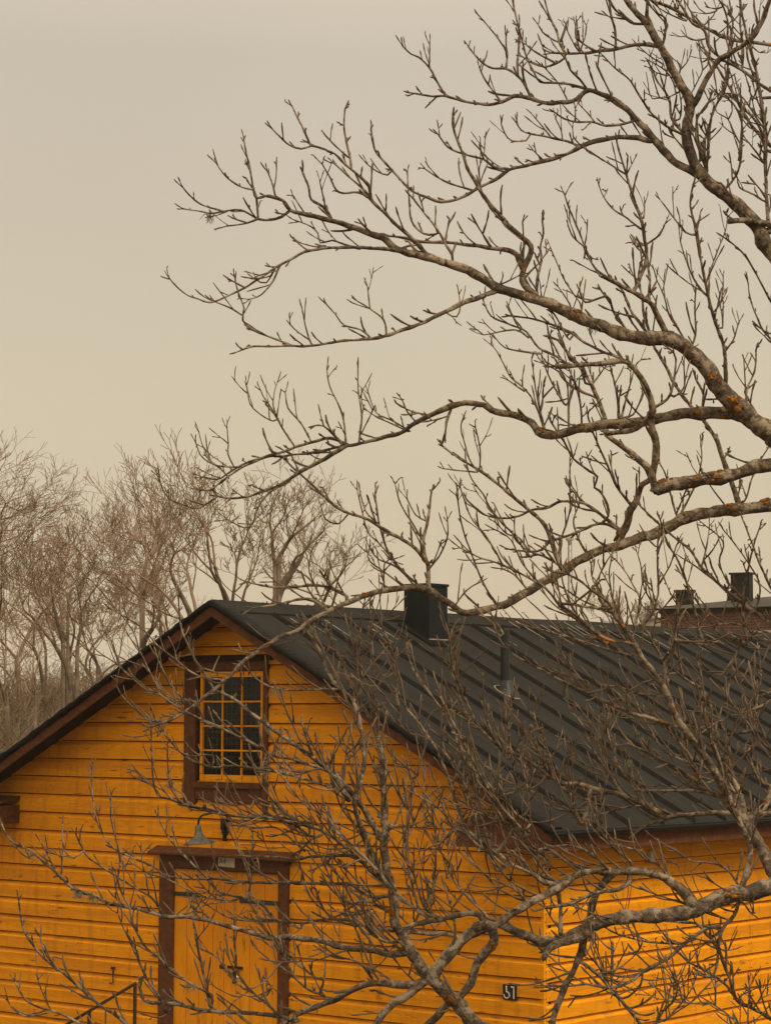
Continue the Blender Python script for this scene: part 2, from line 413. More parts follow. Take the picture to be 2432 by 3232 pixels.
# folded, lumpy felt along the front verge
for sg in (-1, 1):
    mb = MB(); xe = EX if sg > 0 else EXL; n = 110; pts = []; rs = []
    for i in range(n+1):
        x = AX + (xe-AX)*i/n; nz = noise.noise(Vector((x*3.1, sg*5, 0)))
        pts.append(Vector((x, Y0-.002+.012*nz, zt(x)-.012+.012*noise.noise(Vector((x*5, 2, sg)))))); rs.append(.042+.014*noise.noise(Vector((x*8, 7, sg))))
    mb.tube(pts, rs, 8, .18)
    n = 60                                  # the loose flap lapping back on to the roof
    for i in range(n):
        x0 = AX+(xe-AX)*i/n; x1 = AX+(xe-AX)*(i+1)/n
        w0 = .19+.04*noise.noise(Vector((x0*2, 3, sg))); w1 = .19+.04*noise.noise(Vector((x1*2, 3, sg)))
        q = [(x0,Y0,zt(x0)+.006),(x1,Y0,zt(x1)+.006),(x1,Y0+w1,zt(x1)+.006),(x0,Y0+w0,zt(x0)+.006)]
        q2 = [(x, y, z+.02+.012*noise.noise(Vector((x*4, y*9, 1)))) for x, y, z in q]
        mb.hexa((q+q2) if sg > 0 else ([q[i] for i in (1,0,3,2)]+[q2[i] for i in (1,0,3,2)]))
    H('verge_roll', mb, M['felt_edge'], roof, smooth=True)
# bare streaks where the felt has worn on the seams below the ridge
mb = MB(); r = random.Random(3)
for y in [.55, .8, 1.0, 1.2, 1.9, 2.1, 4.35, 4.6, 5.3, 5.5, 6.0, 6.2, 6.6, 6.75, 6.9, 7.6, 8.2, 8.5, 9.2, 9.5, 10.4, 11.2, 12.1]:
    x0 = AX + r.uniform(.30, .5) if y < 5 else AX + r.uniform(.02, .28); L = r.uniform(.25, .6); w = r.uniform(.006, .013)
    x1 = x0 + L; e = .004 if x0 > AX+.29 else .036
    mb.hexa([(x0,y-w,zt(x0)+e),(x1,y-w*.4,zt(x1)+e),(x1,y+w*.4,zt(x1)+e),(x0,y+w,zt(x0)+e),(x0,y-w,zt(x0)+e+.004),(x1,y-w*.4,zt(x1)+e+.004),(x1,y+w*.4,zt(x1)+e+.004),(x0,y+w,zt(x0)+e+.004)])
    H('worn_streak', mb, M['scratch'], roof); mb = MB()
# chimney clad in sheet metal
mb = MB(); cx0, cx1, cy0, cy1 = -4.14, -3.722, 2.662, 3.05
mb.box(cx0, cx1, cy0, cy1, .9, 1.70); mb.box(cx0-.015, cx1+.015, cy0-.015, cy1+.015, 1.702, 1.735)
mb.box((cx0+cx1)/2-.004+.06, (cx0+cx1)/2+.004+.06, cy0-.005, cy0, 1.13, 1.70)
ch = H('chimney', mb, M['sheet'], roof, bevel=.006)
mb = MB()                                     # flashing apron at its foot
for (a0, a1, b0, b1) in ((cx0-.05, cx1+.09, cy0-.06, cy0-.0), (cx1, cx1+.09, cy0, cy1+.05)):
    mb.hexa([(a0,b0,zt(a0)+.003),(a1,b0,zt(a1)+.003),(a1,b1,zt(a1)+.003),(a0,b1,zt(a0)+.003),(a0,b0,zt(a0)+.03),(a1,b0,zt(a1)+.02),(a1,b1,zt(a1)+.05),(a0,b1,zt(a0)+.06)])
H('flashing', mb, M['felt_edge'], ch)
mb = MB(); mb.box(cx1+.0005, cx1+.012, cy0+.0, cy1, zt(cx1)+.045, zt(cx1)+.06); H('flashing_strip', mb, M['scratch'], ch)
# vent pipe
px, py = -2.50, 2.66; pz = zt(px)
mb = MB(); mb.lathe([(0, 1.12), (.052, 1.12), (.056, 1.105), (.056, pz+.1), (0, pz+.1)][::-1], Matrix.Translation((px, py, 0)), 20)
vp = H('vent_pipe', mb, M['pipe'], roof, smooth=False)
mb = MB(); mb.lathe([(.16, pz-.09), (.13, pz-.02), (.085, pz+.06), (.066, pz+.13), (.058, pz+.135)], Matrix.Translation((px+.02, py, 0)), 20)
H('pipe_boot', mb, M['pipe'], vp, smooth=True)
mb = MB(); pts = []
for i in range(17):
    a = rad(150)+2*math.pi*.62*i/16; x = px+.03+.165*math.cos(a)+.008*random.random(); y = py+.15*math.sin(a); pts.append(Vector((x, y, zt(x)+.008)))
mb.tube(pts, [.006+.006*random.random() for _ in pts], 6); H('sealant_ring', mb, M['seal'], vp)
# barge boards, soffits, eaves
mb = MB()
for sg in (-1, 1):
    x0, x1 = (AX, EX-.01) if sg > 0 else (EXL+.01, AX)
    g = .002
    a, b = (x0+(g if sg > 0 else 0), x1-(0 if sg > 0 else g))
    mb = MB(); hb = .175
    mb.hexa([(a,Y0+.012,zt(a)-hb),(b,Y0+.012,zt(b)-hb),(b,Y0+.042,zt(b)-hb),(a,Y0+.042,zt(a)-hb),(a,Y0+.012,zt(a)-TH),(b,Y0+.012,zt(b)-TH),(b,Y0+.042,zt(b)-TH),(a,Y0+.042,zt(a)-TH)])
    H('barge_board', mb, M['brown'])
    mb = MB(); nb = 4                           # soffit boards running with the rake
    for q in range(nb):
        y0 = Y0+.045+q*.113; y1 = y0+.108
        mb.hexa([(a,y0,zt(a)-.075),(b,y0,zt(b)-.075),(b,y1,zt(b)-.075),(a,y1,zt(a)-.075),(a,y0,zt(a)-TH-.001),(b,y0,zt(b)-TH-.001),(b,y1,zt(b)-TH-.001),(a,y1,zt(a)-TH-.001)])
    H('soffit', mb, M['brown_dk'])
ZF0, ZF1 = -1.42, -1.235
mb = MB(); mb.box(EX-.045, EX-.02, Y0+.045, YB-.1, ZF0, ZF1); H('fascia', mb, M['brown'])
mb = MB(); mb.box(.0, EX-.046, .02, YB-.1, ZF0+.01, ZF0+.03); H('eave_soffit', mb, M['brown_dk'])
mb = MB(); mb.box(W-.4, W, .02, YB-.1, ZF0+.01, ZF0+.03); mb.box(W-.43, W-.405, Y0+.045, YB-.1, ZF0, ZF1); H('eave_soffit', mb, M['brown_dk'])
mb = MB(); n = 10; pr = []
for i in range(n+1): a = math.pi*i/n; pr.append((EX+.045-.055*math.cos(a), -1.215-.05*math.sin(a)))
for i in range(n, -1, -1): a = math.pi*i/n; pr.append((EX+.045-.050*math.cos(a), -1.213-.045*math.sin(a)))
vs = []; nn = len(pr)
for (y) in (Y0-.03, YB-.1): vs += [(x, y, z) for x, z in pr]
mb.add(vs, [(i, (i+1)%nn, (i+1)%nn+nn, i+nn) for i in range(nn)])
mb.prism([(EX-.01, -1.215)]+[(EX+.045-.055*math.cos(math.pi*i/n), -1.215-.05*math.sin(math.pi*i/n)) for i in range(n+1)], Y0-.032, Y0-.029)
H('gutter', mb, M['sheet'], smooth=False)
# boxed eave returns on the gable
def ret(x0, x1, name='eave_return'):
    mb = MB(); mb.box(x0, x1, -.47, -.022, -1.405, -1.17)
    o = H(name, mb, M['brown'], bevel=.004)
    m2 = MB(); m2.hexa([(x0-.015,-.49,-1.167),(min(x1,.1),-.49,-1.167),(min(x1,.1),-.022,-1.105),(x0-.015,-.022,-1.105),(x0-.015,-.49,-1.150),(min(x1,.1),-.49,-1.150),(min(x1,.1),-.022,-1.05),(x0-.015,-.022,-1.05)])
    H('return_lid', m2, M['brown'], o)
ret(-.837, EX-.05); ret(W-.42, W+.66)
# window -----------------------------------------------------------
def X(px, py=2300, Y=-.05): return onY(px, py, Y).x
def Z(px, py, Y=-.05): return onY(px, py, Y).z
xo0, xo1 = WX0, WX1; xi0, xi1 = X(617), X(829)
zhead0 = Z(720, 2117); zhead1 = Z(720, 2086); zcap = Z(720, 2066); zs0 = Z(720, 2469); 
win = empty('window', (0, 0, 0)); 
def HW(name, mb, mat, parent, **k): return H(name, mb, mat, parent, **k)
mb = MB()
mb.box(xo0, xi0, -.055, -.0, zs0-.27, zhead1); mb.box(xi1, xo1, -.055, -.0, zs0-.33, zhead1)
mb.box(xi0, xi1, -.053, -.0, zhead0, zhead1)
for xa, xb, zb in ((xo0, xi0, zs0-.27), (xi1, xo1, zs0-.33)):     # pointed feet of the side boards
    mb.prism([(xa, zb), (xb, zb), ((xa+xb)/2+.01, zb-.07)][::-1], -.055, -.003)
bpy.data.objects.remove(win)
win = H('window', mb, M['brown'], bevel=.004)
mb = MB(); mb.hexa([(xo0-.07,-.10,zhead1+.003),(xo1+.07,-.10,zhead1+.003),(xo1+.07,-.02,zhead1+.003),(xo0-.07,-.02,zhead1+.003),(xo0-.07,-.10,zcap-.03),(xo1+.07,-.10,zcap-.03),(xo1+.07,-.02,zcap),(xo0-.07,-.02,zcap)])
H('window_cap', mb, M['brown_dk'], win)
mb = MB(); mb.box(xi0+.001, xi1-.001, -.085, -.03, zs0-.075, zs0-.003); H('window_ledge', mb, M['brown'], win, bevel=.004)
mb = MB(); xm = (xi0+xi1)/2
mb.prism([(xi0+.001, zs0-.20), (xm-.0, zs0-.275), (xm+.006, zs0-.235), (xm+.012, zs0-.275), (xi1-.001, zs0-.22), (xi1-.001, zs0-.078), (xi0+.001, zs0-.078)][::-1], -.045, -.004)
H('window_apron', mb, M['brown'], win)
mb = MB(); sx0, sx1 = X(627.5), X(826); sz0, sz1 = zs0+.001, Z(720, 2119)
st = .042
gx0, gx1, gz0, gz1 = sx0+st, sx1-st, sz0+.085, sz1-.07
mb.box(sx0, gx0, -.028, .012, sz0, sz1); mb.box(gx1, sx1, -.028, .012, sz0, sz1)
mb.box(gx0, gx1, -.027, .012, sz0, gz0); mb.box(gx0, gx1, -.027, .012, gz1, sz1)
for i in (1, 2):
    c = gx0+(gx1-gx0)*i/3; mb.box(c-.010, c+.010, -.018, .008, gz0, gz1)
for i in (1, 2, 3):
    c = gz0+(gz1-gz0)*i/4
    mb.box(gx0, gx1, -.0205, .006, c-.010, c+.010)
sash = H('window_sash', mb, M['yel_x'], win, bevel=.002)
mb = MB()
for q in (.36, .68): xx = sx0+(sx1-sx0)*q; mb.box(xx-.004, xx+.004, -.0295, -.027, sz0+.02, gz0-.005)
for q in (.27, .69, .77): xx = sx0+(sx1-sx0)*q; mb.box(xx-.008, xx+.008, -.0295, -.027, gz1+.02, sz1-.012)
add_second(sash, mb, M['iron'], house.location)
for i in range(3):
    for j in range(4):
        a = gx0+(gx1-gx0)*i/3+.008; b = gx0+(gx1-gx0)*(i+1)/3-.008; c = gz0+(gz1-gz0)*j/4+.008; d = gz0+(gz1-gz0)*(j+1)/4-.008
        mb = MB(); mb.box(a, b, -.004, -.001, c, d); H('window_pane', mb, M['glass'], win)
mb = MB()
for i in range(13): x = gx0+(gx1-gx0)*i/12; mb.box(x-.0016, x+.0016, .065, .068, gz0, gz1)
for i in range(17): z = gz0+(gz1-gz0)*i/16; mb.box(gx0, gx1, .069, .072, z-.0016, z+.0016)
H('wire_grid', mb, M['wire'], win)
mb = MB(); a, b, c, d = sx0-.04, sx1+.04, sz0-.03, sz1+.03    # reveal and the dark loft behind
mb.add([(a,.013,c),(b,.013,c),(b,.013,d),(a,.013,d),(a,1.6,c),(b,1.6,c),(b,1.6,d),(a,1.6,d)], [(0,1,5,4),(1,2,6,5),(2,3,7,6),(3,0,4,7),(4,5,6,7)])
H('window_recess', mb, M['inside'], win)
# door --------------------------------------------------------------
dxi0, dxi1 = X(546, 2900, -.05), X(881, 2900, -.05); dzh0 = Z(700, 2746); dzh1 = Z(700, 2705); dcap = Z(700, 2683)
mb = MB()
mb.box(DX0, dxi0, -.06, 0, GZ+.25, dzh1); mb.box(dxi1, DX1, -.06, 0, GZ+.25, dzh1); mb.box(dxi0, dxi1, -.058, 0, dzh0, dzh1)
door = H('door', mb, M['brown'], bevel=.004)
mb = MB(); a0, a1 = DX0-.10, DX1+.10
mb.hexa([(a0,-.17,dzh1+.003),(a1,-.17,dzh1+.003),(a1,-.02,dzh1+.003),(a0,-.02,dzh1+.003),(a0,-.17,dzh1+.028),(a1,-.17,dzh1+.028),(a1+-.03,-.02,dcap+.02),(a0+.03,-.02,dcap+.02)])
H('door_cap', mb, M['brown'], door)
mb = MB(); mb.box(dxi0, dxi1, -.0595, -.03, dzh0-.012, dzh0-.002); H('drip_strip', mb, M['pipe'], door)
xs = [X(p, 2900, -.0) for p in (546, 593.5, 633, 676.5, 712, 749, 793, 839, 881)]
for L in (0, 1):
    mb = MB()
    for i in range(L*4, L*4+4):
        mb.box(xs[i]+.0035, xs[i+1]-.0035, -.022, .008, GZ+.28, dzh0-.016)
    mb.box(xs[L*4], xs[L*4+4], .009, .03, GZ+.28, dzh0-.02)
    leaf = H('door_leaf', mb, M['yel_z'], door, bevel=.003)
for (pa, pb, py) in ((546, 628, 2823), (752, 884, 2848)):
    xa, xb = X(pa, py), X(pb, py); z = Z((pa+pb)/2, py)
    mb = MB(); mb.box(xa, xb, -.031, -.023, z-.026, z+.026)
    for q in (.12, .4, .68, .92): xx = xa+(xb-xa)*q; mb.box(xx-.008, xx+.008, -.036, -.031, z-.008, z+.008)
    H('strap_hinge', mb, M['hinge'], door)
mb = MB()                                      # knob, hasp and hanging bow handle
kx, kz = X(701, 3050), Z(701, 3050); Mx = Matrix.Translation((kx, -.03, kz)) @ Matrix.Rotation(rad(90), 4, 'X')
mb.lathe([(0, .05), (.028, .045), (.03, .03), (.014, .02), (.012, 0), (.035, -.002), (.035, -.008)], Mx, 16)
hx0, hx1 = X(715, 3055), X(762, 3055); hz = Z(745, 3055)
mb.box(hx0, hx1, -.038, -.023, hz-.018, hz+.018); mb.box(X(731,3070), X(741,3070), -.036, -.023, Z(735,3105), hz)
pts = [Vector((X(734,3052), -.04, Z(734,3052))), Vector((X(745,3052), -.085, Z(745,3051))), Vector((X(757,3056), -.1, Z(757,3055))), Vector((X(763,3066), -.105, Z(763,3066))), Vector((X(763,3080), -.1, Z(763,3080)))]
mb.tube(pts, [.010]*5, 8)
H('door_lock', mb, M['rust'], door)
mb = MB(); mb.tube([Vector((X(763,3079), -.102, Z(763,3079))), Vector((X(762,3086), -.1, Z(762,3086))), Vector((X(759,3091), -.09, Z(759,3091)))], [.011, .011, .009], 8)
mb.tube([Vector((X(757,3078), -.102, Z(757,3078))), Vector((X(758,3086), -.1, Z(757,3086))), Vector((X(759,3091), -.09, Z(759,3091)))], [.007, .008, .008], 8)
H('door_handle', mb, M['steel'], door, smooth=True)
# gooseneck lamp ------------------------------------------------------
lp = onY(717, 2592, 0); lamp = empty('wall_lamp', (lp.x, 0, lp.z))
tag(lamp, 'grey enamel bell shade lamp on curved black arm above the brown door frame', 'lamp')
mb = MB(); mb.box(lp.x-.05, lp.x+.05, -.05, -.021, lp.z-.16, lp.z+.04); mb.box(lp.x-.03, lp.x+.03, -.09, -.05, lp.z-.10, lp.z+.02)
mb.box(lp.x-.022, lp.x+.022, -.06, -.021, lp.z-.24, lp.z-.16)
child('mounting_bracket', mb, M['iron'], lamp, bevel=.006)
def onP(px, py, Y): return onY(px, py, Y)
neck = [onP(717, 2590, -.06), onP(714, 2569, -.10), onP(703, 2561, -.17), onP(690, 2563, -.26), onP(665, 2567, -.40), onP(645, 2571, -.50), onP(634, 2577, -.55), onP(628, 2588, -.57), onP(625, 2607, -.57)]
def smooth_pts(P, n):
    out = []
    for i in range(len(P)-1):
        p0 = P[max(i-1,0)]; p1 = P[i]; p2 = P[i+1]; p3 = P[min(i+2, len(P)-1)]
        for k in range(n):
            t = k/n; out.append(.5*((2*p1)+(p2-p0)*t+(2*p0-5*p1+4*p2-p3)*t*t+(3*p1-p0-3*p2+p3)*t*t*t))
    out.append(P[-1]); return out
sp = smooth_pts(neck, 5); mb = MB(); mb.tube(sp, [.0125]*len(sp), 10); child('lamp_arm', mb, M['iron'], lamp, smooth=True)
tp = neck[-1]; tilt = Matrix.Translation(tp) @ Matrix.Rotation(rad(-4), 4, 'Y') @ Matrix.Rotation(rad(3), 4, 'X')
prof = [(.0, .012), (.035, .008), (.038, -.03), (.044, -.07), (.056, -.11), (.085, -.145), (.13, -.17), (.175, -.19), (.196, -.203), (.198, -.212)]
mb = MB(); mb.lathe(prof[::-1], tilt, 40); shade = child('lamp_shade', mb, M['shade'], lamp, smooth=True)
mb = MB(); mb.lathe([(max(0, r-.004), z-.004) for r, z in prof], tilt, 40); ins = child('shade_lining', mb, M['shade_in'], lamp, smooth=True)
# signs, hook, bracket -----------------------------------------------
def text_mb(body, size, origin, xdir, zdir, depth, shear=0.):
    cu = bpy.data.curves.new('t', 'FONT'); cu.body = body; cu.size = size; cu.extrude = depth; cu.align_x = 'CENTER'; cu.align_y = 'CENTER'
    ob = bpy.data.objects.new('t', cu); C.objects.link(ob); bpy.context.view_layer.update()
    dg = bpy.context.evaluated_depsgraph_get(); me = bpy.data.meshes.new_from_object(ob.evaluated_get(dg))
    nrm = Vector(xdir).cross(Vector(zdir)); mb = MB()
    mb.add([tuple(Vector(origin) + Vector(xdir)*v.co.x + Vector(zdir)*v.co.y + nrm*v.co.z) for v in me.vertices], [tuple(p.vertices) for p in me.polygons])
    bpy.data.objects.remove(ob); bpy.data.curves.remove(cu); bpy.data.meshes.remove(me); return mb
a, b = onY(687, 2722, -.075), onY(739, 2722, -.075); zc = Z(713, 2721.5, -.075)
ds = empty('door_sign', ((a.x+b.x)/2, -.06, zc)); tag(ds, 'small dirty white plate reading A4 on the brown door header', 'sign')
mb = MB(); hh = .058; mb.hexa([(a.x,-.066,zc-hh+.006),(b.x,-.066,zc-hh-.004),(b.x,-.0605,zc-hh-.004),(a.x,-.0605,zc-hh+.006),(a.x,-.066,zc+hh+.002),(b.x,-.066,zc+hh-.006),(b.x,-.0605,zc+hh-.006),(a.x,-.0605,zc+hh+.002)])
child('sign_plate', mb, M['white'], ds, bevel=.002)
mb = text_mb('A4', .10, (a.x+.075, -.0665, zc+.006), (1,0,0), (0,0,1), .0008); child('sign_lettering', mb, M['black'], ds)
a, b = onY(1585.5, 3133, -.03), onY(1629.5, 3133, -.03); zc = onY(1607, 3132, -.03).z
dsn = empty('direction_sign', ((a.x+b.x)/2, -.02, zc)); tag(dsn, 'small black square sign with white wheelchair symbol and left arrow near the house corner', 'sign')
w = (b.x-a.x)/2; cxs = (a.x+b.x)/2; hz = .083
mb = MB(); mb.box(cxs-w, cxs+w, -.032, -.0225, zc-hz, zc+hz); child('sign_plate', mb, M['black'], dsn, bevel=.002)
mb = MB(); Yf0, Yf1 = -.0345, -.0322
def SP(u, v): return (cxs-w + u*2*w, zc+hz - v*2*hz)          # sign space, 0..1 from top left
def bar2(p, q, t):
    p = Vector(SP(*p)); q = Vector(SP(*q)); d = (q-p).normalized()*1; n_ = Vector((-d.y, d.x))*t/2
    mb.prism([tuple(p-n_), tuple(q-n_), tuple(q+n_), tuple(p+n_)][::-1], Yf0, Yf1)
bar2((.80, .90), (.80, .10), .013); bar2((.83, .135), (.64, .135), .015)
mb.prism([SP(.57, .135), SP(.66, .07), SP(.66, .20)], Yf0-.0003, Yf1)
cxw, czw = SP(.29, .66); R1, R2 = .043, .033; ring = []
A0, A1 = rad(175), rad(395)
outer = [(cxw+R1*math.cos(A0+(A1-A0)*i/24), czw+R1*math.sin(A0+(A1-A0)*i/24)) for i in range(25)]
inner = [(cxw+R2*math.cos(A0+(A1-A0)*i/24), czw+R2*math.sin(A0+(A1-A0)*i/24)) for i in range(25)]
for i in range(24): mb.prism([outer[i], outer[i+1], inner[i+1], inner[i]][::-1], Yf0, Yf1)
hxz = SP(.27, .15); mb.prism([(hxz[0]+.011*math.cos(2*math.pi*i/12), hxz[1]+.011*math.sin(2*math.pi*i/12)) for i in range(12)][::-1], Yf0, Yf1)
bar2((.27, .22), (.28, .50), .016); bar2((.28, .48), (.43, .50), .013); bar2((.42, .50), (.48, .74), .013); bar2((.46, .76), (.55, .72), .012)
child('sign_symbol', mb, M['cream'], dsn)
hp = onY(359, 3070, -.03); hk = empty('wall_hook', (hp.x, -.02, hp.z)); tag(hk, 'small black iron hook hanging on the yellow boards left of the door', 'hook')
p1, p2 = onY(357, 3054, -.03), onY(357, 3101, -.03)
mb = MB(); mb.box(p1.x-.03, p1.x+.04, -.04, -.022, p1.z-.02, p1.z+.01); mb.tube([Vector((p1.x+.012, -.034, p1.z)), Vector((p1.x+.006, -.036, (p1.z+p2.z)/2)), Vector((p2.x+.006, -.034, p2.z)), Vector((p2.x-.02, -.06, p2.z-.012)), Vector((p2.x-.035, -.06, p2.z+.006))], [.011, .008, .008, .008, .007], 8)
child('hook_iron', mb, M['rust'], hk)
wb = onX(2047, 2703, .03); br = empty('wall_bracket', (.02, wb.y, wb.z)); tag(br, 'small white block fixed under the eaves on the sunlit side wall', 'bracket')
mb = MB(); mb.box(.022, .085, wb.y-.045, wb.y+.045, wb.z-.06, wb.z+.07); child('bracket_body', mb, M['white'], br, bevel=.006)
# railing at the door steps -------------------------------------------
YR = -1.05
t0 = onY(427, 3103, YR); t1 = onY(282, 3190, YR); sl = (t1.z-t0.z)/(t1.x-t0.x)
rail = empty('handrail', (t0.x, YR, GZ)); tag(rail, 'thin dark iron handrail sloping down the door steps, left of the door', 'railing')
mb = MB(); xe = t0.x-2.2; ze = t0.z + sl*(xe-t0.x)
mb.tube([Vector((t0.x+.012, YR, t0.z)), Vector((xe, YR, ze))], [.02, .02], 8); child('rail_bar', mb, M['rust'], rail, smooth=True)
for x in (t0.x, t1.x, xe+.1):
    zz = t0.z + sl*(x-t0.x)
    mb = MB(); mb.box(x-.016, x+.016, YR-.016, YR+.016, GZ, zz-.0); child('rail_post', mb, M['rust'], rail)
mb = MB(); mb.box(DX0-.35, DX1+.35, -1.25, -.03, GZ-.2, GZ+.24)
for i in range(3): mb.box(DX0-.35-.32*(i+1), DX0-.352-.32*i, -1.25, -.03, GZ-.2, GZ+.24-.065*(i+1))
tag(mb.build('steps', M['stone'], bevel=.01), 'grey stone landing and steps under the door', kind='structure')
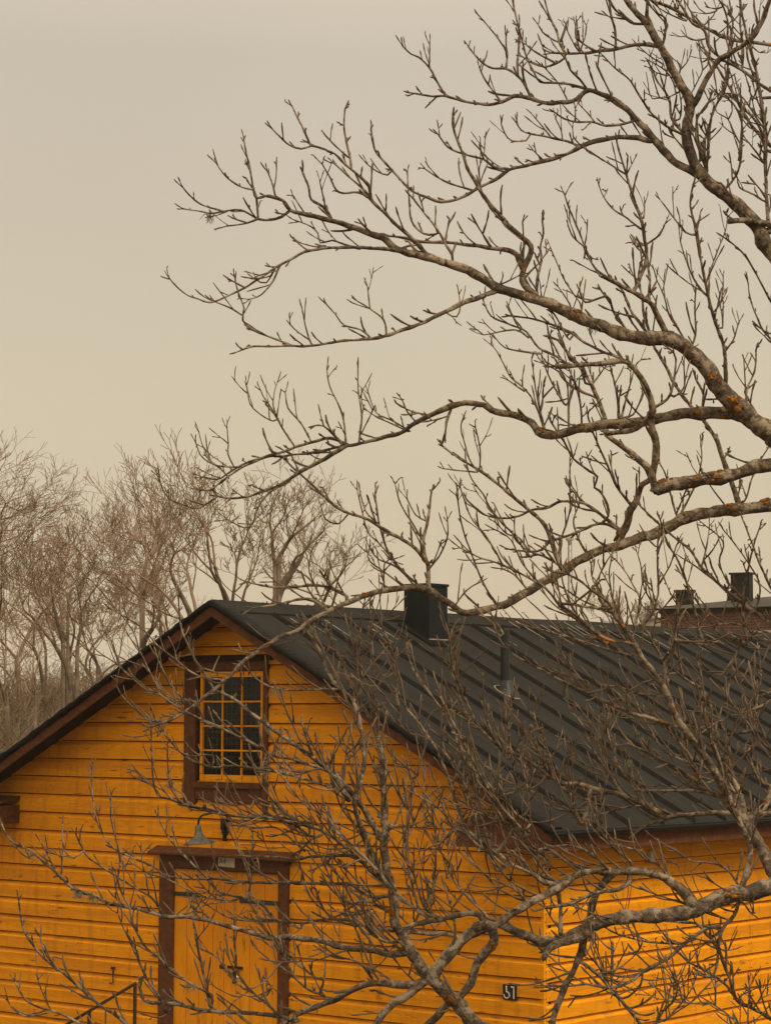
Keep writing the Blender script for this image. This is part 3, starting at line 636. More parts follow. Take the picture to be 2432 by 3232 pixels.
TRACES = """
C 100 6 1664,1080 1580,1020 1480,930 1380,820 1340,750 1280,680 1200,620 1120,590 1000,590 900,570 800,530 700,490 620,455 540,420 460,395 380,370 300,345 240,315 170,270 100,235 0,205 @B 1215,712 1140,690 1050,672 1000,650 960,610 900,590 820,560 735,535 680,520 620,505 565,490 530,450 490,435 455,430 415,438 405,400 390,310 375,250 365,195
A 65 20 1664,1080 1600,960 1510,870 1400,780 1340,700 1310,620 1305,540 1320,440 1260,330 1200,210 1130,95 1060,20 1030,-30
A 32 7 1360,745 1270,700 1200,640 1140,560 1080,500 1030,450 960,410 890,385 850,410 790,435 700,437 640,420 570,408 520,435 480,445 400,440 330,425 275,408 220,410 145,398
A 20 7 1150,600 1080,585 1000,585 920,600 850,625 760,670 680,690 600,712 550,725 490,765 420,800 360,835 330,850 260,860 @B 1160,440 1080,410 1020,350 960,280 920,230 905,150
A 24 16 1325,460 1370,370 1430,270 1480,230 1560,180 1610,120 1640,50 1664,-20
A 17 9 1190,200 1140,190 1060,195 1000,210 920,220 850,228 790,228 730,225
A 14 12 1720,200 1664,190 1580,180 1480,165 1390,120 1310,75 1230,30 1150,0 1100,-30
A 13 9 1700,410 1664,390 1600,345 1540,300 1450,250 1400,200 1380,130 1330,100 1290,40 1260,-10
A 14 10 1130,90 1135,40 1135,-20
A 11 8 1120,100 1080,100 1030,70 990,30 965,-10
A 9 6 275,408 240,345 205,285 165,245 130,230 98,200
A 7 5 205,285 210,240 210,190
A 7 6 515,435 480,390 440,330 423,293
A 12 6 640,420 620,370 585,325 535,293 480,292 430,265 375,200
A 9 6 535,293 540,230 535,200 535,155
A 7 5 530,205 490,150 440,90 423,70
A 10 7 585,325 583,260 590,200 590,130 570,40 562,-10
A 11 7 880,380 800,358 740,352 680,350 655,310 625,250 605,180 590,120
A 9 6 880,380 850,340 810,300 790,255 780,220
A 9 6 790,228 780,250 740,275 700,285 650,270 600,240
A 8 6 740,265 690,240 650,215 620,190
A 11 7 790,228 765,185 750,130 715,60 697,-10
A 7 6 755,178 720,160 690,135 672,105
A 8 5 850,228 840,180 830,140 833,95
A 7 5 850,220 870,160 878,105
A 7 5 850,225 820,180 795,130
A 7 5 795,430 760,360 700,290
A 11 6 1085,512 1030,530 960,535 900,520 830,520 780,505 742,478
A 7 5 910,520 880,480 860,460
A 7 5 830,520 830,460
A 11 6 850,625 800,605 720,585 640,570 600,555 578,525
A 7 5 640,570 620,598 560,600 530,570 515,530
A 7 5 725,585 690,540 655,498
A 7 5 775,600 770,560 745,505
A 10 6 550,722 480,710 440,680 350,655 290,630 265,600 245,570
A 7 5 425,800 420,720 440,660 445,595
A 9 6 390,810 320,790 270,770 220,740 190,720
A 6 5 695,685 650,640
A 14 7 1130,1120 1125,1020 1110,930 1080,850 1055,770 1040,720 1020,660 1005,600
A 8 5 1040,740 960,690 900,650 860,625 820,580 818,545
A 6 5 1050,740 1070,700
A 9 6 1115,980 1050,930 990,890 950,840 930,785
A 8 5 1120,930 1125,870
A 9 5 1135,1040 1190,1000 1210,955
C 14 7 1030,560 960,470 930,400 900,340 830,280 780,250 740,190 710,130 @A 895,1108 870,1050 830,950 800,880 780,820
A 7 5 865,1050 820,1010 798,960
A 12 7 1360,1080 1350,1000 1320,880 1330,790
A 9 5 1340,1000 1300,990 1250,930 1205,870 1190,850
A 14 9 1390,740 1380,650 1385,580
A 14 9 1650,950 1645,850 1640,700 1640,560 1620,420 1600,300 1570,200 1540,60 1530,-10
A 28 20 1700,970 1664,960 1560,940 1480,945
A 14 8 1690,650 1660,620 1600,560 1540,470 1490,380 1430,280 1380,210
A 12 6 1300,580 1230,545 1160,490 1110,420 1060,340 1000,290 950,240
A 12 6 1285,560 1240,500 1230,420 1180,350 1160,300
A 10 6 1195,200 1210,150 1215,80 1170,50 1130,-10
A 10 7 1000,210 1000,130 980,60 975,-10
A 10 7 1385,730 1400,600 1410,500 1460,380 1480,280 1500,120 1490,50
A 10 6 1385,720 1350,620 1345,520 1390,440
A 10 6 1440,830 1500,770 1530,700 1540,540 1500,440 1440,400
A 9 6 1640,700 1600,650 1570,610
A 9 6 1640,860 1590,830 1530,800 1520,760
A 9 6 1540,300 1545,200 1530,100 1540,40
A 9 6 1600,345 1560,240 1570,160
A 8 6 1640,560 1600,500 1560,440 1520,400 1450,400
B 15 5 1050,672 980,655 900,655 840,650 780,648 700,655 620,670 560,700 500,735 430,780 370,820 300,855 220,885 170,870 120,850 75,815 50,785
B 17 6 1150,685 1110,640 1060,595 1000,540 930,470 905,440 900,390 850,340 800,300 750,250 700,230 650,218 610,230 560,215 520,180 485,145
B 9 6 650,218 620,150 595,100 568,45
B 11 7 820,310 815,250 800,200 790,130 795,60
B 10 6 905,440 870,400 820,355 780,320 745,290
B 10 6 900,440 850,415 770,415 730,350 698,295
C 30 10 490,400 430,340 400,300 400,240 430,180 440,120 400,80 350,40 310,0 @A 540,950 480,890 430,820 400,770 365,700 350,655 330,600 312,550 308,495
C 24 11 400,240 380,180 340,150 250,135 150,120 60,110 @B 1215,628 1180,628 1110,625 1050,610 980,600
B 11 5 565,490 540,510 500,528 430,530 350,490 280,495 230,505 170,495 110,485
B 8 6 280,495 220,480 170,460 130,425 105,395
B 10 5 425,528 380,545 300,558 290,560
B 8 6 425,528 420,460 410,410 350,390 290,350 245,290
B 12 8 735,520 700,475 650,445 640,390 615,330
B 8 5 720,510 705,450 688,370
B 9 6 500,435 485,380 467,330
B 7 5 620,500 600,470 575,430
B 11 7 1250,720 1250,680 1220,630 1180,560 1130,500 1085,440
B 9 6 1180,560 1190,590 1130,590 1080,540 1065,420 1060,330
B 7 5 975,340 930,325 893,298
B 9 5 860,655 800,640 740,620 690,630 680,590 650,560 600,540
B 8 5 500,735 460,800 420,790
B 8 5 515,735 490,790 440,850 390,870
B 10 6 560,1065 500,1040 410,1005 360,960 365,910 340,840 325,775
B 7 5 360,940 300,905 240,880
B 7 5 650,1058 630,1000 612,910
B 9 5 970,1020 960,960 900,910 850,880
B 7 5 900,910 895,860 892,820
B 8 5 900,1030 860,1000 790,980 750,930 718,895
B 7 5 1230,930 1270,945 1285,900 1280,850
B 20 7 1440,830 1390,855 1300,885 1200,935 1100,980 1000,1015 930,1035 850,1042 760,1052 700,1062 620,1072 560,1068 480,1072 400,1072 360,1085
C 14 8 470,390 475,290 495,200 490,130 505,60 500,-10
C 9 7 405,240 405,100 400,0
C 9 6 245,330 310,310 380,275
C 9 6 700,480 695,420 640,340 600,270 550,150
C 26 20 1130,575 1090,480 1060,420 1000,380 920,340 870,305 800,275
C 14 10 1045,410 1045,280 1030,150 1015,60 1000,-10
C 14 8 1060,610 1020,480 1000,350 990,260 1010,180
C 10 6 1230,620 1180,520 1140,460 1120,380 1080,290 1070,250
C 11 7 1260,640 1280,550 1275,440 1280,350
C 19 10 1430,830 1425,650 1390,540 1350,410 1330,310 1300,170 1275,30
C 9 6 1335,310 1370,200 1430,50 1440,-20
C 10 6 1340,380 1270,290 1210,130 1195,40
C 8 6 1370,460 1410,400 1420,280
C 8 5 1415,540 1420,420
C 9 6 1430,660 1470,600 1500,510
C 11 8 1535,930 1540,850 1580,760 1585,650
C 8 6 1535,880 1530,790 1525,710
C 13 8 1700,460 1664,410 1600,290 1530,170 1440,90
C 11 7 1700,640 1664,600 1610,530 1560,400 1548,320
C 60 9 1640,1060 1500,990 1420,975 1300,975 1200,975 1100,1000 1000,1020 900,1030 800,1035 700,1050 620,1075 530,1090 480,1070 450,1020 380,990 300,975 240,960 200,930 130,920 @E 1570,195 1500,220 1430,255 1360,290 1310,325 1230,345 1160,365 1080,385 1000,395 930,415 860,425 790,430 745,440
E 14 7 1060,385 1000,360 950,352 890,370 820,390 740,420 680,435 600,460 530,490 470,530 430,550 370,540
E 19 8 1050,390 980,430 910,470 850,500 780,545 720,580 650,605 580,630 500,640 435,630
E 12 6 745,440 680,440 600,470 520,510 440,570 400,600 350,600
E 10 6 435,630 390,660 335,688 270,670 200,640 170,590 145,530
E 8 5 520,490 440,485 390,465 350,430 330,375
E 8 5 490,545 450,500 400,460 360,380 345,325
E 8 5 510,490 485,430 485,380 478,290
E 9 6 800,390 740,300 690,210 650,150 640,125
E 7 5 700,270 640,240 590,190 573,100
E 7 5 735,290 700,200 705,130 720,85
E 9 6 880,370 830,280 770,210 757,135
E 9 6 1045,375 1035,270 1010,190 970,110 955,30
E 10 6 1110,370 1120,250 1105,130 1102,20
E 9 5 1340,320 1270,285 1190,250 1130,205 1120,160
E 8 5 1350,320 1260,265 1190,230 1150,130
E 8 6 1390,285 1340,230 1315,170
E 11 8 1030,385 980,330 940,295 900,292
E 12 9 1545,220 1525,275 1520,325
E 18 8 1440,960 1380,880 1300,830 1230,790 1150,740 1060,710 1000,680 920,610 870,560 810,510 760,460
E 20 8 1440,1070 1435,960 1415,870 1440,720 1455,600
E 9 6 1440,980 1500,900 1530,820 1530,740
E 9 6 1425,860 1370,770 1330,710 1300,650 1280,570
E 8 5 1440,750 1380,720 1335,640
E 11 8 1410,1070 1330,1000 1270,930 1230,850 1200,740 1185,620
E 10 6 1380,1065 1290,970 1200,930 1160,880
E 8 5 1270,930 1200,850 1150,800 1120,690 1100,600
E 8 5 1060,710 1010,760 950,740 930,690
D 36 20 1080,400 1060,340 1070,270 1080,180 1060,90 1045,0 @C 1055,1000 1060,930 1030,850 990,780 940,720 880,710 800,720 700,725 650,735 570,735
D 60 60 1700,262 1664,270 1600,280 1500,310 1400,335 1300,345 1200,365 1130,375 1080,390
D 38 24 890,650 905,610 930,570 950,500 980,440 1010,370 1060,345
D 34 12 1060,345 1040,290 980,230 900,170 830,120 815,60 @C 820,1000 790,920 750,830 700,750 640,680 580,600 550,590
C 26 22 1050,1000 980,1050 900,1070 830,1080
D 26 12 1500,480 1460,350 1420,240 1380,130 1330,60 1280,0 @C 1200,870 1140,760 1090,670 1070,640
D 62 11 1700,466 1664,470 1560,490 1450,500 1350,510 1260,530 1180,560 1100,610 1000,640 900,680 800,700 700,750 620,800 520,860 430,910 330,970 240,1000 150,1020 90,1020 40,980 @E 1490,1110 1460,1085 1380,1065 1300,1070 1200,1085 1120,1110 1050,1140 960,1180 @G 824,166 800,185 720,240 650,260 600,290 540,330 480,370 430,410 390,460 330,510 270,560 210,610 150,650 90,690 20,715 -40,740
E 15 8 1050,1110 980,1070 900,1055 820,1060 720,1065 640,1055 580,1040
E 16 8 960,1180 900,1130 830,1120 740,1140 670,1155 600,1160
F 14 8 1330,1710 1250,1600 1210,1510 1160,1400 1140,1300 1135,1200 1120,1100
F 10 6 1140,1310 1050,1280 950,1210 850,1150 740,1060 600,980 500,880 440,800
F 13 8 1400,1700 1300,1690 1200,1640 1100,1560 1000,1480 930,1400 830,1320 700,1250 
F 13 8 1200,1850 1100,1760 1060,1690 1000,1560 980,1490
F 12 6 1200,1850 1080,1830 950,1760 850,1700 740,1600 600,1500 500,1350
F 11 6 1150,1880 1000,1740 920,1580 880,1500 850,1400 740,1250 600,1090 500,1000
F 9 6 760,1620 700,1440 600,1240 520,1120 440,1030
F 9 6 1210,1850 1180,1900 1060,1970 950,1960 850,1880 760,1780 740,1710
F 9 6 1060,1970 1000,2060 1010,2000 960,1900
F 9 6 1350,2180 1180,2180 1080,2080 1020,2020 980,1990
G 30 14 1190,1248 1185,1150 1180,960 1165,850 1130,740 1080,650 1040,590 990,480 950,380 910,300 880,220
G 24 12 1030,1120 1060,1030 1080,930 1070,800 1050,680 1010,590 950,540 890,450 850,350 800,260 750,200
G 14 7 1030,600 960,550 890,540 760,545 660,545 590,530 520,490 450,420
H 34 16 760,480 700,380 640,280 560,180 480,100 @G 1000,1120 920,1000 850,930 740,850 640,780 560,720 480,660 390,590 330,560
G 16 9 940,990 800,940 700,910 600,890 520,840 400,780 300,730 180,680 60,610 0,560
G 15 8 1000,1130 880,1050 760,1010 640,980 520,960 400,945 280,950 150,900 60,810 0,720
G 14 8 860,1260 780,1240 700,1240 560,1215 420,1210 300,1190 180,1160 60,1120 -20,1060 @F 960,2010
G 11 7 1045,590 1070,480 1055,300 1075,100
G 11 7 1130,740 1130,600 1130,450 1120,250 1110,100
G 10 7 1060,640 1060,460 1030,330 990,200 970,120
G 12 7 1270,700 1250,560 1250,420 1200,280 1150,160 1120,100
G 17 9 1640,1300 1600,1240 1560,1120 1520,1000 1470,880 1410,780 1350,700 1300,640 1260,560
G 16 8 1680,1100 1664,980 1600,900 1560,800 1500,680 1450,600 1380,500 1320,400 1300,280
G 12 7 1600,1080 1540,930 1480,850 1400,800 1340,780 1250,720 1150,640
G 12 7 1664,740 1600,640 1560,500 1530,380 1525,300 1550,210
G 14 8 1340,1248 1260,1090 1200,970 1170,880
G 10 6 1360,1000 1300,940 1250,930 1200,850
G 10 6 1180,960 1130,930 1100,860 
G 10 6 1400,1248 1390,1100 1400,960 1390,880
H 92 26 1400,1600 1290,1538 1200,1430 1100,1330 1020,1260 930,1130 880,1040 830,960 820,880 810,760 770,600 760,480 770,350 760,200 750,80 770,0
H 40 20 740,660 720,600 660,480 610,340 590,230 620,130
I 96 46 1720,515 1664,530 1560,560 1480,570 1380,600 1280,640 1200,670 1100,690 1000,695 900,700 800,710 700,740 600,780 500,830 430,850 340,830 260,800 190,770 140,740 80,740 0,760
I 52 16 1230,660 1190,590 1130,530 1050,480 950,450 860,445 760,445 680,440 600,450 540,480 450,510 390,510 330,470 270,440 200,410 120,340
I 42 38 540,480 450,550 350,600 260,650 170,710 100,760
I 36 32 810,440 760,470 700,540 650,650 640,720 600,880 560,980 500,1100 460,1200 430,1320
I 60 30 640,740 630,800 440,860 380,940
I 20 18 860,510 800,550 730,560 660,570 580,610 480,640 390,650
I 34 20 1490,560 1530,430 1545,300 1500,200 1450,80 1420,0
I 80 50 1740,560 1664,420 1620,330 1570,260 1540,200 1500,120 1480,20
I 22 12 1480,620 1450,700 1400,760 1370,830 1360,960 1330,1040 1290,1040
I 22 10 1390,770 1300,770 1220,820 1150,880 1060,950 960,1000 870,1070 760,1100 620,1080 560,1090 380,1090
I 14 10 940,1010 930,1080 860,1150 800,1160 760,1110 740,1060
I 18 14 600,960 700,1040 760,1110 840,1200 920,1300
I 24 14 1720,1320 1664,1280 1560,1220 1470,1170 1430,1050 1390,950 1360,870 1300,800 1240,740 1110,730
I 16 10 1480,1180 1400,1080 1300,1010 1200,960 1140,900 1090,850
I 13 8 1540,1380 1470,1300 1400,1240 1330,1190
I 11 7 1330,1190 1240,1190 1110,1180 1060,1160 1020,1105
I 9 6 1350,1190 1350,1075
I 14 8 1000,1320 1060,1230 1120,1170 1135,1090 1100,1010 1080,960
I 11 7 1060,1290 1150,1200 1220,1100 1250,1000 1250,930
I 10 7 750,1090 740,1060 690,900
I 10 8 765,1090 760,1050 775,900
I 9 7 765,1090 770,1040 835,910
I 10 7 745,1080 700,1000 650,880 650,820
I 13 9 1160,855 1040,850 920,835 800,800 740,770 690,740
I 8 6 930,830 880,740 840,670 810,610
I 22 16 480,800 480,700 465,580 430,500
I 12 7 1430,720 1360,700 1290,680 1230,640
I 9 7 1360,860 1410,900 1450,830
I 10 6 1470,1170 1540,1100 1570,1040
I 9 6 1530,1307 1535,1200 1540,1060
I 10 6 1560,1220 1610,1160 1664,1140
H 64 50 1040,1260 1110,1170 1200,1060 1290,1000 1400,960
H 46 40 1400,1060 1310,1180 1270,1280 1200,1380 1110,1450 1000,1560
H 40 26 1060,1260 1000,1290 900,1310 800,1300 700,1300 620,1320 540,1360 440,1410 330,1450 230,1500 150,1560
H 44 38 1000,1290 900,1370 800,1430 740,1500 700,1570
H 36 10 930,1130 900,1120 800,1130 700,1110 600,1100 480,1080 380,1050 280,1040 200,1030 100,1040 40,1020 @K 1331,1075 1240,1050 1120,1015 1000,990 880,985 820,975 740,950 640,930 560,910 480,870 380,835 330,790 280,740 230,700 160,640 60,590 10,500
H 22 10 1180,1020 1000,1010 900,1000 780,990 700,980 600,950 540,930 400,930 280,950 150,935 0,930
H 28 24 1320,900 1200,900 1080,930 960,950 880,980
H 22 8 1180,910 1080,925 990,900 910,840 800,740 700,620 600,520 500,430 380,310 280,240 180,110 100,40
H 18 7 700,800 620,760 560,720 440,720 300,715 200,715 100,715 0,710 @K 1240,800 1150,790 1060,790 950,785 870,770 850,760 800,720 700,680 640,650 560,590 500,450 485,300 483,185
H 20 10 820,760 740,700 640,600 580,540 500,480 420,420 300,380 200,340 100,330 0,340
H 16 8 640,600 560,560 440,560 340,560 260,580 180,570 60,560 -60,560
H 16 8 420,420 340,460 300,500 260,560 280,640
K 11 7 850,970 800,890 700,830 620,780 560,740 470,680 430,620 400,555
K 9 6 860,780 780,760 700,710 660,710
K 14 8 1100,1450 1080,1340 1050,1200 1020,1040 1020,920
K 15 6 1110,1400 1000,1340 900,1270 830,1200 760,1140 720,1070 690,1000 680,940 650,880 620,800 630,700 620,620 585,480 583,350
K 15 6 880,1500 840,1410 770,1310 720,1200 680,1110 650,1050 620,970
K 17 8 720,1620 660,1551 600,1500 520,1450 430,1370 340,1290 260,1230 200,1170 150,1100 120,1040 100,900
K 24 14 1560,1540 1400,1500 1200,1490 1060,1480 960,1450 850,1440 760,1430 730,1340
K 12 7 520,1600 430,1551 350,1510 270,1480 200,1460 130,1420 80,1330
K 8 6 270,1480 230,1400 200,1320
K 8 6 260,1490 150,1510 80,1480 40,1430
K 8 6 430,1360 425,1320
K 10 7 300,1270 240,1180 210,1090
K 13 7 1700,1400 1620,1370 1500,1270 1400,1200 1330,1140
K 12 7 1700,1320 1664,1310 1550,1230 1460,1170 1380,1110
K 14 8 1500,1560 1460,1500 1350,1400 1250,1340 1200,1290 1140,1200 1060,1160
K 10 7 1240,1260 1230,1100 1230,1000
K 14 7 1440,1000 1370,920 1290,890 1160,860 1080,780 1000,700 900,590 830,470
K 11 6 1310,880 1310,800 1280,700 1230,590 1190,500 1130,370
K 11 6 1580,1050 1440,1000 1350,1010 1230,1000 1140,960 1080,920
K 10 6 1180,900 1060,880 960,830 880,790
K 12 7 1500,1200 1400,1060 1340,960 1300,900
K 11 6 1600,640 1540,590 1450,520 1320,520 1210,480 
K 13 7 1620,560 1540,500 1420,470 1300,465 1150,440 1000,400 920,380 850,320 740,270
K 11 6 1160,440 1100,420 1000,400 960,340 900,300 880,180 880,80
K 9 6 1300,1380 1220,1440 1200,1470
K 11 6 860,980 900,1000 1000,960 1100,920 1200,910
K 10 6 1430,1350 1390,1410 1380,1300 1420,1350
K 9 6 320,790 325,730 325,680
K 9 6 290,740 240,640 210,590
K 9 6 180,690 120,660 90,630
K 9 6 390,680 340,640 330,560 330,500
K 9 6 640,930 620,880 610,850
J 46 16 1500,1100 1480,1060 1420,950 1350,820 1260,700 1200,620 1150,520 1110,420 1060,350 1010,290 960,200 900,110 830,30 790,-20
J 20 9 1110,410 1130,330 1165,240 1180,120 1190,0
J 18 9 980,220 930,200 860,200 790,170 720,110 660,60 600,10 @D 850,1000 740,900 640,830 540,810
J 13 6 970,270 860,250 740,210 640,180 560,160 450,130 340,100 250,70
J 20 6 1180,630 1080,600 960,570 870,530 760,480 660,430 560,380 450,320 360,270 290,200 250,100
J 10 6 1100,480 980,460 880,430 780,420 660,390 540,350
J 26 10 1110,1090 1000,1020 900,980 800,960 700,930 600,920 500,860 400,790 300,750 200,660 100,590 0,540
J 13 7 910,980 830,860 760,750 700,620 640,540 610,460 640,360
J 12 7 1700,840 1664,850 1580,870 1480,880 1400,880 1300,830 1200,800 1100,740 1050,650 1000,560 960,470
J 11 6 1400,880 1350,920 1260,910 1180,850 1080,800 1000,780 940,700
J 13 7 1700,480 1664,500 1560,550 1440,590 1300,640 1220,620
J 16 10 1560,60 1520,140 1500,240 1460,310 1410,370 1350,350
J 12 7 1500,240 1420,190 1360,110 1300,20
J 10 6 1700,170 1664,160 1560,130 1440,110 1300,130 1180,130 1100,90 1010,20
J 14 8 1320,450 1240,400 1150,330 1080,240 1040,160 1010,130 1060,60 1085,-20 @D 1090,900 1085,700 1095,600
J 34 24 1530,1129 1590,1080 1640,1020 1664,940
J 12 7 380,960 370,920 340,760 330,620 350,500
J 20 9 360,1140 340,1100 250,1000 180,870 100,720 30,580 -20,480
J 13 7 440,1129 350,1060 250,880 130,760 60,640
J 10 6 430,1050 420,920 400,760 370,600
J 13 7 150,590 100,480 60,380 30,250 40,190
J 22 12 1480,1060 1380,980 1290,930 1200,850 1100,800 1000,750 930,720
J 16 8 1380,980 1260,960 1130,960 1000,960
J 14 8 1420,950 1410,830 1360,700 1330,600 1320,450 1290,300
J 26 10 1520,1100 1500,980 1460,850 1440,700 1400,600 1340,500
J 34 16 1700,1090 1664,1080 1540,1080 1400,1075 1280,1080 1180,1090 1100,1110 1000,1150
J 14 8 1180,1090 1100,1060 1000,1040 900,1050 800,1080 700,1100
J 12 7 1664,760 1600,700 1560,640 1500,560 1440,480
J 14 8 1580,640 1590,500 1610,380 1600,240
J 12 6 900,980 860,900 780,850 700,820 640,770
J 12 6 600,920 560,820 520,740 480,600 490,480
J 10 6 760,480 720,420 660,350 600,300 550,160
J 10 6 1000,1030 960,900 940,800 860,700 800,560
J 12 7 700,1129 640,1060 520,1000 440,960 340,950
J 12 7 800,1129 760,1040 700,930 
J 11 6 1230,690 1220,590 1200,500
D 22 9 1700,1120 1664,1080 1500,960 1400,880 1310,790 1250,700 1160,630 1060,540 1000,480
D 14 7 1540,1180 1530,1100 1520,950 1560,740 1600,600
D 14 7 1720,1000 1664,900 1600,760 1560,650 1520,550
D 16 7 1320,1180 1300,1129 1260,950 1200,780 1130,650 1100,550
D 14 7 830,1180 780,1129 680,1060 600,1000 520,900 440,850 300,780 180,740 80,690
D 11 6 940,1180 900,1060 860,950 840,830 850,760
D 11 6 960,1150 980,1050 1000,960 920,810 870,750
D 12 6 300,1129 260,1060 
D 22 9 600,800 560,700 540,640 500,560 420,490 300,390 200,310 100,250 0,180
D 12 7 600,790 520,740 440,710 380,640 320,620 260,560
D 15 8 900,610 820,570 760,575 680,610 600,640 540,660 500,700 440,710 340,700
D 17 8 890,600 820,540 740,480 690,460 600,455 520,490 440,500 380,530 300,540 200,520 120,450
D 13 9 800,570 835,530 830,470 790,400 765,385 780,330 740,300 660,240 610,150 550,60
D 13 8 940,460 880,380 840,290 800,200 760,110 730,20
D 10 7 1480,480 1530,450 1580,300 1650,180
D 10 6 1210,510 1280,370 1310,240 1305,165
D 9 6 1180,520 1130,330 1100,270
D 10 7 270,990 200,870 140,720 110,640 80,520 70,400
D 8 6 180,300 185,200 160,80
D 8 6 170,300 130,240 90,100 90,50
D 9 6 170,305 100,300 0,290
D 11 6 440,740 350,620 290,560 230,480 200,420 140,340 110,240
D 10 6 300,780 220,640 140,540 100,440 80,370
D 10 6 600,640 640,500 640,380 640,250
D 10 6 700,680 660,560 690,450 650,380
D 10 6 1310,790 1340,660 1350,580
D 9 6 1400,880 1340,830 1240,760
D 9 6 1520,950 1440,860 1400,760 1420,660 1330,580
D 10 6 1600,960 1600,860 1500,700 1420,600
D 9 6 1080,1000 1020,900 1000,780 980,710
D 9 6 1090,880 1150,780 1180,680
E 9 6 1560,1160 1620,1080 1664,1050
E 10 6 960,1180 900,1060 870,980 880,900
E 10 6 1230,1080 1230,950 1270,930
M 16 9 820,700 700,600 620,540 560,480 480,440 400,330 300,260 230,220 200,120 180,40
M 13 8 860,480 780,350 700,240 640,100 620,-20
M 18 9 960,500 880,400 800,320 740,200 660,80 600,0
M 22 12 760,720 700,500 660,380 600,300 560,180 520,90 480,0
M 13 7 1100,660 1000,560 880,430 700,370 620,330 480,280 420,240
M 12 7 940,900 880,850 800,810 700,760 620,680 520,590 440,560
M 12 7 430,780 450,700 440,560 420,480 360,370 340,300
M 10 7 280,960 330,880 360,700 360,520 350,420
M 12 8 480,460 380,560 280,680 280,620
M 15 8 640,600 620,400 640,300 600,140 560,60
M 12 7 1000,740 920,640 820,600 760,560
N 18 12 345,560 385,400 370,240 270,60 200,-20
N 34 18 800,1950 780,1750 765,1550 760,1400 820,1370 880,1300 910,1230
N 32 18 890,1940 900,1700 930,1450 990,1280 1080,1150 1130,950 1140,700 1160,480 1200,300 1180,200
N 34 20 1590,1960 1580,1600 1550,1350 1500,1000 1470,780 1410,560
N 30 14 1700,1830 1560,1620 1450,1440 1300,1290 1200,1120 1100,980 1000,820 880,680
N 26 14 1270,1950 1290,1740 1310,1500 1310,1330 1290,1150
N 20 12 1280,1740 1200,1580 1140,1450 1010,1370 980,1310
N 18 12 1140,1450 1190,1350 1190,1260 1150,1220
N 18 12 1530,1600 1400,1550 1310,1440
N 18 12 1350,1350 1200,1200 1030,1140
N 16 12 680,1150 760,1010 830,850 800,720 790,630
N 16 12 830,850 890,790 900,720
N 20 12 545,880 555,780 480,720
N 18 12 550,850 640,760 680,660
N 22 14 550,1450 570,1280 550,1120
N 18 12 310,1190 260,1050 215,850
N 20 12 530,1130 440,1170 430,1220 310,1190 220,1200 175,1100
N 20 12 500,1120 480,1010 380,860 190,740
N 18 12 400,920 260,880
N 20 12 350,780 230,710 70,580
N 26 16 1130,440 1130,250 1080,80 1010,-20
N 20 12 1140,170 1200,230 1200,320 1280,410
N 18 12 1000,110 1000,130 870,170 790,110 710,-20
N 18 12 830,300 690,150 600,-20
N 18 12 870,290 960,190 1000,110
N 18 12 990,640 900,530 840,350
N 18 12 790,490 690,480 620,440 560,445
N 20 12 620,240 540,200 540,90 500,-20
N 20 12 630,255 440,180 290,90 200,10
N 20 12 1330,880 1310,780 1300,500 1290,250 1280,-20
N 16 10 1430,560 1520,640 1620,640 1664,590
N 16 10 1520,300 1520,180 1530,60
C 14 8 940,720 860,680 760,640 680,590 640,560 540,520 430,490 340,480
C 12 7 650,735 560,680 480,640 420,560 330,520 240,480 200,400
C 10 6 500,670 400,660 310,640 270,600
C 10 6 430,590 360,550 200,575 170,550
C 12 7 780,900 700,860 640,830 580,760 500,720
C 13 7 700,750 720,820 750,830 820,740
C 12 6 620,930 540,800 510,720
C 12 6 510,1060 460,920 400,840 340,790 270,660 240,625
C 9 6 510,1040 480,930 445,700
C 10 6 410,860 330,810
C 11 7 635,1050 630,850 600,760
C 11 7 700,1030 690,900 640,760
C 14 8 890,1010 880,880 850,760
C 12 7 900,1000 940,850 980,720 1020,700
C 12 7 900,1000 960,980 1005,900
C 14 8 1070,945 1150,880 1180,700 1150,650
C 10 6 1170,890 1220,840 1220,720
C 14 9 1310,960 1320,880 1280,800
C 14 8 920,545 860,450 830,380 720,410 690,350
C 9 6 540,420 500,400 490,320
C 10 6 650,480 640,420 580,330
C 10 6 640,600 600,540 560,470 480,380
C 12 7 640,700 600,600 560,500
D 12 7 430,910 360,830 300,800
D 10 6 480,870 400,770 340,650 260,600
D 12 7 960,1160 840,980 760,860 750,770
D 12 7 1120,620 1090,690 1030,640
E 9 6 1330,1070 1240,1000 1160,940 1150,900
E 8 6 1200,760 1140,700 1110,600
E 9 6 780,560 700,600 640,660 600,760 560,780 480,740
J 18 10 700,1130 640,980 560,900 470,760 400,640
J 14 8 1000,960 900,860 860,760 830,640 840,560
J 14 8 1300,900 1250,780 1180,700 1100,620 1060,560
J 16 9 1500,1000 1440,900 1430,780 1380,700 1330,560
J 14 8 560,900 460,880 380,800 300,720 250,600
J 14 8 330,800 260,700 220,600 190,500
J 14 8 1600,900 1560,800 1580,700 1540,600
I 16 9 760,450 690,380 620,330 520,300 420,310 340,330
I 16 9 900,450 860,380 780,320 700,250 640,180
I 14 8 1100,500 1040,420 960,380 900,330 800,300
I 14 8 450,510 380,440 330,340 250,280 180,180
I 14 8 1490,540 1420,440 1330,400 1220,390 1120,330
I 12 8 1500,620 1560,690 1560,620
H 18 9 820,900 740,860 660,820 560,830 480,780 420,700
H 18 9 930,1130 860,1060 780,1060 700,1020 640,960 560,900 480,880
H 16 8 700,1300 640,1200 560,1160 480,1150 380,1100
H 16 8 880,1040 960,900 940,780 900,620 880,480
H 14 8 1080,930 1000,860 960,760 920,640 800,460 750,350
H 16 8 1400,960 1330,880 1250,800 1180,720 1120,600 1090,500
H 14 8 1000,870 1040,760 1060,600 1060,440 1040,300
"""
